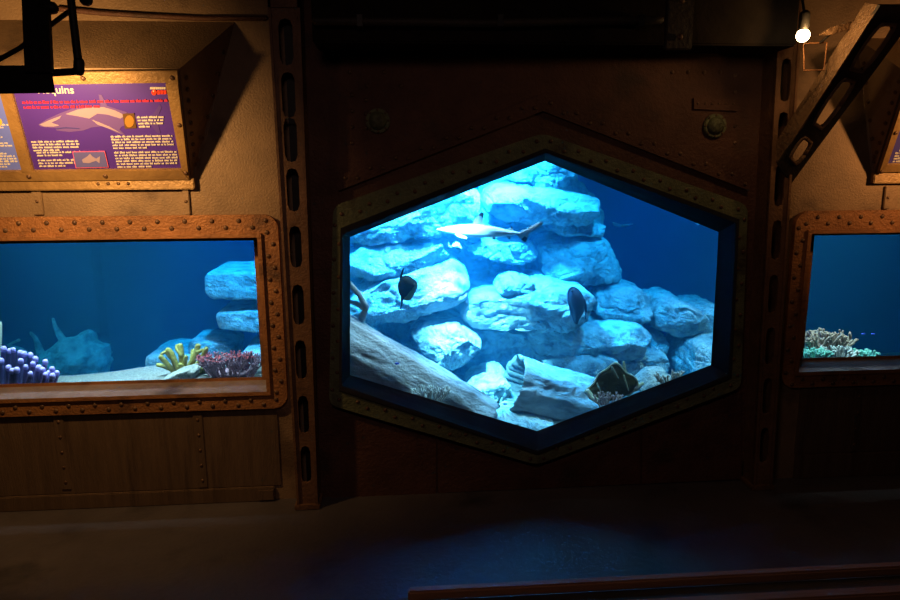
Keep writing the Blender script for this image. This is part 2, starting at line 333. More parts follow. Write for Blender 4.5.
def rectwindow(name, W, O, gl, rivrows):
    """gl: glass edges (xl,zb,xr,zt)"""
    e = tag(empty(name, ((O['xl']+O['xr'])/2, 0, O['zb'])), kind='structure')
    bm = bmesh.new(); out = rounded(O['xl'], O['zb'], O['xr'], O['zt'], .075)
    # inner outline with the same count: corners repeated inside
    inn = []
    for i in range(4):
        cx, cz = ((W['xr'], W['zt']), (W['xl'], W['zt']), (W['xl'], W['zb']), (W['xr'], W['zb']))[i]
        r = .012; x = cx-r if i in (0, 3) else cx+r; z = cz-r if i in (0, 1) else cz+r
        inn += [(x+r*math.cos(R(i*90+90*k/6)), z+r*math.sin(R(i*90+90*k/6))) for k in range(7)]
    ringframe(bm, out, inn, FY, 0.0); obj('window_frame', bm, M['rust'], e)
    bm = bmesh.new(); ins = .02   # raised inner lip of the frame
    ringframe(bm, [(W['xl']-ins, W['zb']-ins), (W['xr']+ins, W['zb']-ins), (W['xr']+ins, W['zt']+ins), (W['xl']-ins, W['zt']+ins)],
              [(W['xl'], W['zb']), (W['xr'], W['zb']), (W['xr'], W['zt']), (W['xl'], W['zt'])], FY-.014, FY)
    obj('frame_lip', bm, M['rust'], e)
    # jambs lining the opening
    bm = bmesh.new(); t = .015
    box(bm, (W['xl']-t, FY, W['zb']), (W['xl'], GY, W['zt'])); box(bm, (W['xr'], FY, W['zb']), (W['xr']+t, GY, W['zt'])); box(bm, (W['xl']-t, FY, W['zt']), (W['xr']+t, GY, W['zt']+t))
    obj('jamb', bm, M['rust'], e)
    zi = gl[1]-.014; bm = bmesh.new(); hexa(bm, [Vector((W['xl']-t, FY-.0135, W['zb']+.001)), Vector((W['xl']-t, GY, zi)), Vector((W['xl']-t, GY, W['zb']-.03)), Vector((W['xl']-t, FY-.0135, W['zb']-.004))], (W['xr']-W['xl']+2*t, 0, 0)); obj('sill', bm, M['sill'], e)
    bm = bmesh.new()   # inner bead holding the pane
    g = gl; ringframe(bm, [(W['xl'], W['zb']), (W['xr'], W['zb']), (W['xr'], W['zt']), (W['xl'], W['zt'])], [(g[0], g[1]), (g[2], g[1]), (g[2], g[3]), (g[0], g[3])], GY-.01, GY)
    obj('glazing_bead', bm, M['rust'], e)
    bm = bmesh.new(); box(bm, (W['xl']-.03, GY, W['zb']-.03), (W['xr']+.03, GY+.018, W['zt']+.03)); obj('pane', bm, M['glass'], e)
    pts = []
    def run(x0, z0, x1, z1, n, dx, dz):
        for i in range(n):
            s = 1 if i % 2 else -1; pts.append((x0+(x1-x0)*i/(n-1)+dx*s, FY, z0+(z1-z0)*i/(n-1)+dz*s))
    zt, zb = (O['zt']+W['zt'])/2+.01, (O['zb']+W['zb'])/2-.012
    run(O['xl']+.06, zt, O['xr']-.06, zt, rivrows[0], 0, .017); run(O['xl']+.06, zb, O['xr']-.06, zb, rivrows[0], 0, .013)
    for x, s in ((O['xl'], 1), (O['xr'], -1)):
        xm = ((W['xl'] if s > 0 else W['xr'])-s*.02+x)/2; run(xm, O['zb']+.09, xm, O['zt']-.09, rivrows[1], .014, 0)
    rivets(pts, (0, -1, 0), .0125, M['riv'], e)
    return e
gxr = P(257.2, 300, GY-.01).x
rectwindow('window_1', LW, LO, (LW['xl']+.03, P(130, 381, GY-.01).z, gxr, P(130, 242, GY-.01).z), (34, 15))
rectwindow('window_3', RW, RO, (P(808.5, 300, GY-.01).x, P(855, 357, GY-.01).z, RW['xr']-.03, P(855, 235, GY-.01).z), (26, 13))

e = tag(empty('window_2', ((hexf[1].x), 0, hexf[4].z)), kind='structure')
def loft(bm, loops, close=False):
    V = [[bm.verts.new(p) for p in L] for L in loops]; n = len(V[0])
    prs = list(zip(V, V[1:]))+([(V[-1], V[0])] if close else [])
    for A, B in prs:
        for k in range(n): bm.faces.new((A[k], A[(k+1) % n], B[(k+1) % n], B[k]))
def rnd(poly, r=.05, n=5):
    out = []
    N_ = len(poly)
    for i, p in enumerate(poly):
        a = (poly[i-1]-p).normalized()*r; b = (poly[(i+1) % N_]-p).normalized()*r
        for k in range(n): t = k/(n-1); out.append(p+a*(1-t)**2+b*t**2)
    return out
ff = rnd(hexf, .05); fo = rnd(hexo, .006)
bm = bmesh.new(); loft(bm, [ff, fo, [Vector((p.x, 0, p.z)) for p in fo], [Vector((p.x, 0, p.z)) for p in ff]], True); obj('window_frame', bm, M['green'], e)
hl = [h.lerp(f, .22)+Vector((0, -.016, 0)) for h, f in zip(hexo, hexf)]
hi = [Vector((p.x, HY-.016, p.z)) for p in hexo]
bm = bmesh.new(); loft(bm, [hl, hi, [p+Vector((0, .016, 0)) for p in hexo], [Vector((p.x, HY, p.z)) for p in hl]], True); obj('gasket', bm, M['gasket'], e)
bm = bmesh.new()
mid = [a.lerp(b, .7) for a, b in zip(hexo, hexg)]
loft(bm, [[p+Vector((0, .001, 0)) for p in hexo], mid, hexg, [p+(p-hexg[0].lerp(hexg[3], .5))*.08 for p in hexg], [p+(p-hexo[0].lerp(hexo[3], .5))*.05 for p in hexo]], True); obj('sill', bm, M['gasket'], e)
bm = bmesh.new(); cg = hexg[0].lerp(hexg[3], .5); hexa(bm, [cg+(p-cg)*1.06+Vector((0, .003, 0)) for p in hexg], (0, .018, 0)); obj('pane', bm, M['glass'], e)
pts = []
for i in range(6):
    a, b = hexf[i].lerp(hexo[i], .42), hexf[(i+1) % 6].lerp(hexo[(i+1) % 6], .42); n = 15 if i not in (2, 5) else 11
    ctr = cg
    for k in range(n):
        p = a.lerp(b, (k+.5)/n); d = (ctr-p); d.y = 0; d.normalize(); pts.append(p+d*(.013 if k % 2 else -.013))
rivets(pts, (0, -1, 0), .011, M['riv'], e)

# ------------------------------------------------------------------ perforated ribs
def slotcells(bm, mp, cells, hwid, mi=0):
    """cells: (v0, v1, s0, s1) rows with a rounded slot from s0 to s1; mp(u,v) maps to 3-D; u in -1..1; aspect gives v per u"""
    for v0, v1, s0, s1, asp in cells:
        if s0 is None:
            bm.faces.new([bm.verts.new(mp(*c)) for c in ((-1, v0), (1, v0), (1, v1), (-1, v1))]); continue
        c = (s0+s1)/2; rv = hwid*asp; half = (s1-s0)/2-rv
        ang = sorted([2*math.pi*k/32 for k in range(32)]+[math.atan2(sy*(v1-c if sy > 0 else c-v0)/asp, sx) % (2*math.pi) for sx in (-1, 1) for sy in (-1, 1)])
        ins, out = [], []
        H = half/asp
        for a in ang:
            d = (math.cos(a), math.sin(a))
            # capsule hit, in u-units
            if abs(d[0]) > 1e-6 and abs(d[1]/d[0]*hwid) <= H: t = hwid/abs(d[0])
            else:
                cy = H if d[1] > 0 else -H; bq = d[1]*cy; t = bq+math.sqrt(max(0, bq*bq-cy*cy+hwid*hwid))
            ins.append((d[0]*t, c+d[1]*t*asp))
            q = rayrect((0, 0), d, -1, (v0-c)/asp, 1, (v1-c)/asp); out.append((q[0], c+q[1]*asp))
        A = [bm.verts.new(mp(*p)) for p in ins]; B = [bm.verts.new(mp(*p)) for p in out]; n = len(A)
        for k in range(n):
            bm.faces.new((A[k], A[(k+1) % n], B[(k+1) % n], B[k]))
def solid(o, t, off=-1):
    s = o.modifiers.new('solidify', 'SOLIDIFY'); s.thickness = t; s.offset = off; return o
RY = -.12
def rib(topL, topR, botL, botR, slots, label, su):
    aT, bT, aB, bB = P(topL, 0, RY), P(topR, 0, RY), P(botL, 500, RY), P(botR, 500, RY)
    def edge(p, q, z): t = (z-q.z)/(p.z-q.z); return q.x+(p.x-q.x)*t
    def mp(u, v): l, r = edge(aT, aB, v), edge(bT, bB, v); return Vector((l+(r-l)*(u+1)/2, RY, v))
    e = thing('perforated_rib', (mp(0, 0).x, RY/2, 0), label, 'hull rib', 'perforated ribs between the windows')
    zc = sorted([P((topL+topR+botL+botR)/4, y, RY).z for y in slots]); hh = .105; cells = []; prev = 0.0
    w = (mp(1, 1.2)-mp(-1, 1.2)).length/2
    for i, z in enumerate(zc):
        nxt = (z+zc[i+1])/2 if i+1 < len(zc) else z+.15
        cells.append((prev, nxt, z-hh, z+hh, w)); prev = nxt
    cells.append((prev, 2.77, None, None, 0))
    bm = bmesh.new(); slotcells(bm, mp, cells, su)
    bmesh.ops.remove_doubles(bm, verts=bm.verts[:], dist=1e-5)
    o = solid(obj('slotted_plate', bm, M['rib'], e), .012)
    for u, s in ((-1, 1), (1, -1)):
        bm = bmesh.new(); a, b = mp(u, .0), mp(u, 2.77)
        q = [a, b, Vector((b.x, 0, b.z)), Vector((a.x, 0, a.z))]; hexa(bm, [p+Vector((0, -.012, 0)) if p.y < -.05 else p for p in q], (s*.012, 0, 0)); obj('flange', bm, M['rib'], e)
    bm = bmesh.new(); a, b = mp(-.82, .0), mp(.82, 2.77); box(bm, (min(a.x, b.x)+.03, -.012, 0), (max(a.x, b.x)-.03, -.002, 2.77)); obj('back_plate', bm, M['black'], e)
    bm = bmesh.new(); a, b = mp(-1, 0), mp(1, 0); box(bm, (a.x-.012, RY-.02, 0), (b.x+.012, 0, .028)); bevel(bm, .004); obj('foot_plate', bm, M['rib'], e)
    return e
rib(268, 300, 297, 318, (42, 95, 140, 190, 247, 305, 360, 415, 465), 'brown perforated iron rib between the wide left window and the hexagonal window', .45)
rib(779, 802, 752, 770, (80, 133, 186, 240, 294, 346, 396, 445), 'dark perforated iron rib between the hexagonal window and the right window', .45)

# diagonal brace springing from the right rib to the ceiling
def by(t): return -.14-.52*t
def Bp(px, py, t, dy=0): return P(px, py, by(t)+dy)
e = thing('diagonal_brace', P(790, 165, -.14), 'lit slotted iron brace rising from the right rib to the ceiling by the bulb', 'brace')
def mpb(u, v):
    l = Vector((777, 164)).lerp(Vector((879, 5)), v); r = Vector((790, 184)).lerp(Vector((922, 5)), v); p = l.lerp(r, (u+1)/2); return Bp(p.x, p.y, v, .02*(u+1))
bm = bmesh.new()
slotcells(bm, mpb, [(0, .22, .08, .20, .09), (.22, .58, .29, .55, .09), (.58, .93, .62, .88, .09), (.93, 1, None, None, 0)], .45)
bmesh.ops.remove_doubles(bm, verts=bm.verts[:], dist=1e-5)
solid(obj('slotted_web', bm, M['darkiron'], e), .014, 0)  # web in darker iron than the flange, its shade put into the colour
for s0, s1 in ((.08, .20), (.29, .55), (.62, .88)):
    bm = bmesh.new(); L = [mpb(.5*math.cos(a)*1, (s0+s1)/2+max(-.5, min(.5, .75*math.sin(a)))*(s1-s0)*1.04)+Vector((0, -.004, 0)) for a in [k*math.pi/12 for k in range(25)]]
    tube(bm, L, .010, 7, round_end=False); obj('lit_slot_rim', bm, M['brace'], e, True)  # pale rims added for the lamplit edges of the slots
bm = bmesh.new(); A = [Bp(764+101*t, 160-157*t, t, .10) for t in (0, 1)]; B = [Bp(779+101*t, 162-157*t, t, .0) for t in (0, 1)]
hexa(bm, [A[0], B[0], B[1], A[1]], (.012, .006, 0)); obj('flange', bm, M['brace'], e)
bm = bmesh.new(); hexa(bm, [P(822, 34, -.5), P(832, 27, -.5), P(866, 17, -.5), P(866, 25, -.5), P(830, 35, -.5)], (0, .03, 0)); bevel(bm, .003); obj('gusset', bm, M['brace'], e)
bm = bmesh.new()
q = [P(803.5, 43.5, -.42), P(827, 42.5, -.42), P(824, 70, -.42), P(804, 70.5, -.42)]
for i in range(4): tube(bm, [q[i], q[(i+1) % 4]], .003, 8)
tag(obj('wire_frame', bm, M['rust'], e, True), 'thin rectangular wire frame')
bm = bmesh.new(); tube(bm, [q[1].lerp(q[0], .3), P(832, 33, -.49)], .005, 8); obj('wire_stay', bm, M['black'], e, True)

# overhead beam and pipes
zb_ = P(540, 44, -.34).z
e = tag(empty('trim_1', (.7, -.2, zb_)), kind='structure')
bm = bmesh.new(); box(bm, (P(312, 30, -.34).x, -.34, zb_), (P(798, 30, -.34).x, -.13, 2.78)); bevel(bm, .008); obj('beam', bm, M['beam'], e)
e = thing('ceiling_pipe', P(420, 24, -.4), 'thin dark pipe running along the overhead beam above the hexagonal window', 'pipe')
bm = bmesh.new(); tube(bm, [P(316, 21, -.39), P(420, 22, -.39), P(480, 23, -.39), P(660, 20, -.39)], .018, 12); obj('pipe', bm, M['darkiron'], e, True)
for px in (360, 500, 640): bm = bmesh.new(); c = P(px, 21.5, -.39); box(bm, c-Vector((.012, .024, .024)), c+Vector((.012, .05, .024))); obj('clip', bm, M['black'], e)
c = P(677, 50, -.45)
e = thing('hanging_bracket', c, 'dark iron strap hanging from the ceiling above the right of the hexagonal window', 'bracket')
bm = bmesh.new(); box(bm, (c.x-.06, -.47, c.z), (c.x+.06, -.44, 2.78)); bevel(bm, .004); obj('strap', bm, M['darkiron'], e)
bm = bmesh.new(); dome(bm, c+Vector((0, -.025, .05)), (0, -1, 0), .014); dome(bm, c+Vector((0, -.025, .2)), (0, -1, 0), .014); obj('rivets', bm, M['riv'], e, True)

# ------------------------------------------------------------------ information panels
TP = .28; BP = .022
class Panel: pass
def make_panel_geom(Tpx, Bpx, Wpx, far_x, sgn):
    g = Panel(); g.T = P(*Tpx, -TP); g.B = P(*Bpx, -BP); g.Bw = P(Bpx[0]+sgn*4, Bpx[1]+8, 0); g.W = P(*Wpx, 0); g.sgn = sgn; g.far = far_x
    d = (g.T-g.B); d.x = 0; g.n = Vector((0, -d.z, d.y)).normalized()
    if g.n.y > 0: g.n.negate()
    g.o = g.B.copy(); return g
def panel_box(g, label, grp):
    """wedge housing with a splayed riveted end, open frame and lip"""
    s = g.sgn; e = thing('information_panel', (g.B.x-s*.4, -.05, g.B.z-.06), label, 'information panel', grp)
    T, B, W = g.T, g.B, g.W; fx = g.far
    bm = bmesh.new()
    zb = B.z-.055
    pr = [Vector((B.x, -BP+.012, B.z)), Vector((T.x, -TP+.012, T.z)), Vector((W.x, 0, W.z)), Vector((g.Bw.x, 0, g.Bw.z))]
    pl = [Vector((fx, p.y, p.z)) for p in pr]
    a = [bm.verts.new(p) for p in pr]; b = [bm.verts.new(p) for p in pl]
    bm.faces.new(a); bm.faces.new(b[::-1])
    for i in range(4): bm.faces.new((a[i], b[i], b[(i+1) % 4], a[(i+1) % 4]))
    obj('housing', bm, M['wall'], e)
    # lip below the panel
    bm = bmesh.new(); x = B.x+s*.015; box(bm, (fx, -BP-.012, zb), (x, 0, B.z+.002)); bevel(bm, .004); o = obj('lip', bm, M['oak'], e)
    rivets([Vector((B.x-s*(.30+.048*i), -BP-.012, zb+.03)) for i in range(4)], (0, -1, 0), .009, M['riv'], o)
    # rivets on the end plate
    nrm = (T-B).cross(W-B); nrm = nrm if nrm.x*s > 0 else -nrm; nrm.normalize()
    pts = [B.lerp(T, .08+.1*i)+(W-T)*(.10) for i in range(9)]
    pts = [p+nrm*.0 for p in pts if True]
    rivets(pts+[g.Bw.lerp(W, .2+.13*i)+(T-W)*.10 for i in range(6)], nrm, .011, M['riv'], e)
    return e
def onp(g, px, py, lift=0): return PL(px, py, g.o, g.n)+g.n*lift
def flat(bm, g, pxs, lift, th=.0012, mi=0): hexa(bm, [onp(g, x, y, lift) for x, y in pxs], g.n*th, mi)
def quadmap(Q):
    TL, TR, BR, BL = [Vector(q) for q in Q]
    return lambda u, v: tuple(TL.lerp(TR, u).lerp(BL.lerp(BR, u), v))
def textrow(bm, g, fq, u0, u1, v, hgt, lift, rnd_, big=False):
    u = u0
    while u < u1-.004:
        w = rnd_.choice((.012, .02, .03, .042, .055, .035)); e_ = min(u+w, u1)
        # letter-like strokes inside each word
        x = u
        while x < e_-.002:
            c = min(x+rnd_.uniform(.005, .008), e_); h = hgt*rnd_.choice((.7, .75, .8, 1.0, .72)); b = v+hgt/2
            flat(bm, g, [fq(x, b-h), fq(c, b-h), fq(c, b), fq(x, b)], lift); x = c+.0016
        u = e_+.008
g = make_panel_geom((179, 68), (191, 178), (235, 22), -2.95, 1); GL = g
e = panel_box(g, 'large sloping information panel with a violet shark poster above the wide left window', None)
# frame members
Lf = .0
def member(name, pxs, parent, g=g, th=.022, mt='oak', lift=.001): bm = bmesh.new(); flat(bm, g, pxs, lift, th); bevel(bm, .003); return obj(name, bm, M[mt], parent)
fr = member('poster_frame', [(-140, 74), (179, 69), (180, 81), (-140, 86)], e)
member('frame_rail', [(-140, 171), (182.5, 167.5), (191, 178), (-140, 181)], fr)
member('frame_stile', [(166.6, 81.5), (179.7, 81), (190.7, 178), (182.5, 168)], fr)
member('frame_stile', [(-.5, 84), (12, 84), (35.3, 170.5), (24, 171)], fr)
rivets([onp(g, x, y, .023) for x, y in ((31, 174.5), (107, 174), (85, 76.5), (173.5, 76), (187, 171), (180.5, 123))], g.n, .012, M['riv'], fr)
Q = [(12, 84), (167, 82), (182.5, 168), (35.5, 170.5)]; fq = quadmap(Q)
po = bmesh.new(); flat(po, g, [(10, 82), (169, 79), (184, 170), (33, 173)], .002, .002); po = obj('shark_poster', po, M['pviolet'], e); tag(po, 'violet poster with shark photograph')
LV = .0044
rr = random.Random(3)
# shark print
def prt(name, pxs, mt, lift, parent): bm = bmesh.new(); flat(bm, g, pxs, lift); return obj(name, bm, M[mt], parent)
sp = prt('shark_picture', [(39, 124), (47, 119), (60, 113), (72, 108.5), (90, 105.5), (101, 105), (99, 94), (102, 94.5), (108, 105.5), (120, 109.5), (128, 112), (130, 117), (128, 124), (122, 126), (120, 129), (126, 135), (116, 132), (104, 125.5), (92, 127), (84, 130), (70, 131.5), (57, 130), (56, 127.5), (48, 127), (41, 126)], 'pshark', LV, po)
prt('shaded_tail', [(127, 112), (134, 114), (150, 118), (160, 104), (162, 107), (157, 119), (161, 133), (157, 132), (150, 123), (134, 125), (127, 124)], 'pdim', LV, sp)
prt('back_highlight', [(66, 113.5), (78, 109), (92, 106.5), (104, 106.5), (116, 110), (126, 115), (121, 118), (108, 114), (98, 113), (90, 118), (80, 116)], 'pshark2', LV+.0013, sp)
prt('snout_highlight', [(40, 124), (50, 119.5), (62, 115), (60, 118), (52, 122), (60, 125), (54, 126), (45, 126)], 'pshark2', LV+.0013, sp)
prt('pectoral_highlight', [(92, 119), (98, 121), (110, 126), (122, 133), (112, 129), (98, 124)], 'pshark2', LV+.0013, sp)
prt('mouth_line', [(56, 127.5), (66, 126.5), (80, 127.5), (80, 128.3), (66, 127.6), (57, 128.6)], 'pnavy', LV+.0026, sp)
bm = bmesh.new()
for v in (.205, .262): textrow(bm, g, fq, .04, .985 if v < .23 else .55, v, .034, LV+.003, rr)
obj('heading_lines', bm, M['pred'], po)
bm = bmesh.new()
for v0, n, u0, u1 in ((.66, 4, .03, .345), (.785, 2, .045, .35), (.875, 3, .04, .36), (.615, 5, .565, .975), (.80, 6, .565, .985)):
    for i in range(n): textrow(bm, g, fq, u0, u1 if i < n-1 else u0+(u1-u0)*.55, v0+i*.033, .022, LV+.003, rr)
for i in range(4): textrow(bm, g, fq, .765, .94 if i < 3 else .84, .395+i*.036, .024, LV+.003, rr)
obj('body_text', bm, M['pwhite'], po)
bm = bmesh.new(); flat(bm, g, [(123, 113), (134.5, 112.5), (137, 127.5), (125.5, 128)], LV+.003); md = obj('medallion', bm, M['pgoldd'], po)
bm = bmesh.new(); cx_, cy_ = 130, 120.5; flat(bm, g, [(cx_+4.6*math.cos(a), cy_+6*math.sin(a)) for a in [k*math.pi/8 for k in range(16)]], LV+.0045); obj('medallion_face', bm, M['pgold'], md)
ins_ = prt('inset_picture', [(73, 150.5), (105.5, 150), (109.5, 166.5), (76.5, 167.3)], 'ppink', LV+.0045, po)
prt('inset_sea', [(73.8, 151.2), (104.9, 150.8), (108.6, 165.8), (77.2, 166.5)], 'pinset', LV+.006, ins_)
prt('inset_shark', [(83, 158.5), (88, 155.5), (91, 152.5), (93, 155), (97, 157.5), (101, 155), (100.5, 162), (97, 159.5), (90, 162), (84, 161.5)], 'pshark2', LV+.0075, ins_)
lg = bmesh.new()
for k in range(8): flat(lg, g, [(150.5+k*1.95, 86.4), (152.2+k*1.95, 86.3), (152.4+k*1.95, 88.6), (150.7+k*1.95, 88.7)], LV+.003)
lg = obj('logo', lg, M['pwhite'], po)
bm = bmesh.new(); flat(bm, g, [(154.5+2.7*math.cos(a), 91.7+2.9*math.sin(a)) for a in [k*math.pi/8 for k in range(16)]], LV+.0035)
for k, w in enumerate((2.6, 2.6, 2.8)): x = 157.6+k*3.1; flat(bm, g, [(x, 89.6), (x+w, 89.5), (x+w+.3, 93.6-k*.2), (x+.3, 93.8)], LV+.003)
obj('logo_lettering', bm, M['plogo'], lg)
bm = bmesh.new(); flat(bm, g, [(154.2+.8*math.cos(a), 90.3+.8*math.sin(a)) for a in [k*math.pi/4 for k in range(8)]], LV+.005); obj('logo_dot', bm, M['pwhite'], lg)
# title lettering
def lettering(txt, g, px0, px1, pyb, h_px, mt, parent, lift):
    c = bpy.data.curves.new('title', 'FONT'); c.body = txt; c.extrude = .0006; c.offset = .012; c.shear = .15
    o = bpy.data.objects.new('title', c); COL.objects.link(o)
    a, b = onp(g, px0, pyb, lift), onp(g, px1, pyb, lift); xv = (b-a).normalized(); zv = g.n; yv = zv.cross(xv)
    bpy.context.view_layer.update(); w = o.dimensions.x
    s = (b-a).length/w; s2 = (onp(g, px0, pyb, lift)-onp(g, px0, pyb-h_px, lift)).length/.72
    me = bpy.data.meshes.new_from_object(o.evaluated_get(bpy.context.evaluated_depsgraph_get())); bpy.data.objects.remove(o)
    mm = Matrix((xv*s, yv*s2, zv)).transposed().to_4x4(); mm.translation = a
    me.transform(mm); bmm = bmesh.new(); bmm.from_mesh(me); bpy.data.meshes.remove(me)
    return obj('title_lettering', bmm, M[mt], parent, recalc=False)
lettering('Requins', g, 38, 74.5, 93, 7.5, 'pwhite', po, LV)
bl_ = bmesh.new(); flat(bl_, g, [(-135, 86), (2, 83), (26, 172), (-135, 174)], .002, .002); bl_ = obj('sea_poster', bl_, M['pblue'], e); tag(bl_, 'pale blue poster cut by the left edge')
bm = bmesh.new()
Q2 = [(-120, 86), (2, 84), (24, 171), (-100, 173)]; fq2 = quadmap(Q2)
for v, u1 in ((.46, .98), (.49, .93), (.56, .86), (.60, .90), (.67, .93), (.70, .96), (.73, .85), (.79, .9), (.82, .96), (.85, .97), (.88, .97), (.91, .92), (.94, .88)): textrow(bm, g, fq2, .05, u1, v, .022, LV, rr)
obj('body_text', bm, M['pwhite'], bl_)
bm = bmesh.new(); flat(bm, g, [(-.5+3.2*math.cos(a), 122+4*math.sin(a)) for a in [k*math.pi/8 for k in range(16)]], LV); obj('yellow_seal', bm, M['pyellow'], bl_)

gr = make_panel_geom((908, 72), (876, 173), (857, 38), 3.75, -1)
e = panel_box(gr, 'sloping information panel with a blue poster cut off by the right edge of the photo', None)
fr = member('poster_frame', [(876.5, 171), (1040, 166), (1040, 157), (882, 163)], e, gr)
member('frame_stile', [(876, 172), (908, 74), (916, 76), (885, 164)], fr, gr)
member('frame_rail', [(908, 74), (1040, 70), (1040, 80), (911, 84)], fr, gr)
rivets([onp(gr, x, y, .023) for x, y in ((879, 170), (893, 131))], gr.n, .012, M['riv'], fr)
bm = bmesh.new(); flat(bm, gr, [(884, 165), (1040, 159), (1040, 78), (912, 82)], .002, .002); po = obj('sea_poster', bm, M['pnavy'], e)
bm = bmesh.new(); fq3 = quadmap([(912, 84), (1040, 80), (1040, 158), (885.5, 163)])
for i in range(7): textrow(bm, gr, fq3, .04+(.02 if i < 3 else 0), .95, .77+i*.034, .026, LV, rr)
obj('body_text', bm, M['pwhite'], po)

# ------------------------------------------------------------------ lamps of the room
S = P(262, 50, 0)
KL = 2.7
Lp = S+(GL.T-S)*KL
WARM = (1.0, .56, .20)
def spot(name, loc, tgt, energy, size, blend, col, r=.03):
    d = bpy.data.lights.new(name, 'SPOT'); d.energy = energy; d.spot_size = R(size); d.spot_blend = blend; d.color = col; d.shadow_soft_size = r
    o = bpy.data.objects.new(name, d); COL.objects.link(o); o.location = loc
    o.rotation_euler = (Vector(tgt)-Vector(loc)).to_track_quat('-Z', 'Y').to_euler(); return o
spot('spotlight_bulb', Lp, (-1.78, 0, 1.72), 54, 166, .55, WARM)
Rp = Vector((gr.B.x+(GL.B.x-Lp.x), Lp.y, Lp.z-.02))
spot('right_spotlight_bulb', Rp, (gr.B.x+.35, 0, 2.0), 40, 120, 1, (1, .48, .16))
# the black spotlight that hangs in front of the left panel, seen from behind
y0 = Lp.y
e = thing('spotlight', P(28, 93, y0-.12), 'black box spotlight on a square post and bent pipe, seen from behind at top left', 'spotlight')
bm = bmesh.new()
yb0 = y0-.13; QB = [(-40, 94.5), (55.5, 93), (51.5, 68.5), (-40, 69)]; q = [P(a, b, yb0) for a, b in QB]
# shell open towards the wall
back = [Vector((p.x, yb0, p.z)) for p in q]; frn = [P(a, b, y0-.004) for a, b in ((-40, 93.5), (54, 92), (50, 70), (-40, 70))]
loft(bm, [back, frn, [p.lerp((frn[0]+frn[2])/2, .06) for p in frn], [Vector((p.x, yb0+.01, p.z)) for p in [p.lerp((frn[0]+frn[2])/2, .06) for p in frn]]])
bm.verts.ensure_lookup_table(); bm.faces.new(bm.verts[0:4]); bm.faces.new(bm.verts[12:16]); obj('lamp_housing', bm, M['black'], e)
bm = bmesh.new(); a = [P(18.5, -60, yb0-.02), P(44, -60, yb0-.02), P(51, 72, yb0-.02), P(24, 72, yb0-.02)]; hexa(bm, a, (0, .025, 0)); bevel(bm, .003); obj('post', bm, M['black'], e)
bm = bmesh.new(); yp = yb0+.03
tube(bm, [P(66, -60, yp), P(71, 0, yp), P(75, 35, yp), P(78, 60, yp), P(79, 68, yp), P(76, 71.5, yp), P(66, 72, yp), P(48, 73, yp)], .0135, 12); obj('bent_pipe', bm, M['black'], e, True)
bm = bmesh.new(); tube(bm, [P(79, 62, yp), P(79, 71, yp)], .018, 12); obj('pipe_elbow', bm, M['black'], e, True)
bm = bmesh.new(); tube(bm, [P(40, 7, yb0), P(52, 8, yb0)], .022, 12); obj('clamp_stub', bm, M['black'], e, True)
bm = bmesh.new(); tube(bm, [P(86, -30, yp), P(86, 0, yp)], .022, 12); obj('clamp_knob', bm, M['black'], e, True)
bm = bmesh.new(); tube(bm, [P(-20, 70, yb0+.06), P(20, 48, yb0+.06), P(60, 18, yb0+.06), P(74, 8, yp)], .009, 8); obj('tie_rod', bm, M['black'], e, True)

# naked bulb beside the brace
c = P(803, 35.5, -.5)
e = thing('bulb_lamp', c+Vector((0, 0, .1)), 'small glowing warm bulb hanging beside the diagonal brace at upper right', 'lamp')
bm = bmesh.new(); bmesh.ops.create_uvsphere(bm, u_segments=20, v_segments=12, radius=.028, matrix=Matrix.Translation(c)); M['bulb'] = mat('glowing_bulb', (1, .8, .5), .4, em=(1, .72, .38), ems=16); obj('bulb', bm, M['bulb'], e, True)
bm = bmesh.new(); tube(bm, [c+Vector((0, .0, .034)), c+Vector((0, 0, .085))], .022, 14); obj('socket', bm, M['black'], e, True)
bm = bmesh.new(); tube(bm, [c+Vector((0, 0, .08)), c+Vector((0, .03, .16)), Vector((c.x, c.y+.05, 2.78))], .006, 8); obj('cable', bm, M['black'], e, True)
bl = bpy.data.lights.new('bulb_light', 'POINT'); bl.energy = 2.3; bl.color = (1, .55, .2); bl.shadow_soft_size = .012
o = bpy.data.objects.new('bulb_light', bl); COL.objects.link(o); o.location = c+Vector((.0, -.06, -.0))

# bench along the bottom edge
yb = -1.45
e = thing('low_bench', P(650, 590, yb), 'dark wooden bench edge along the bottom right in front of the windows', 'bench')
zt = P(660, 573, yb).z; x0 = P(408, 590, yb).x
bm = bmesh.new(); box(bm, (x0, yb-.035, zt-.035), (3.4, yb, zt)); bevel(bm, .006); obj('back_board', bm, M['wood'], e)
bm = bmesh.new(); box(bm, (x0+.01, yb-.124, zt-.07), (3.4, yb-.036, zt-.03)); bevel(bm, .004); obj('seat', bm, M['black'], e)
bm = bmesh.new(); box(bm, (x0, yb-.17, zt-.045), (3.4, yb-.125, zt)); bevel(bm, .006); obj('front_board', bm, M['wood'], e)
for x in (x0+.12, 1.7, 3.2):
    bm = bmesh.new(); box(bm, (x-.03, yb-.14, 0), (x+.03, yb-.03, zt-.071)); bevel(bm, .004); obj('leg', bm, M['darkiron'], e)

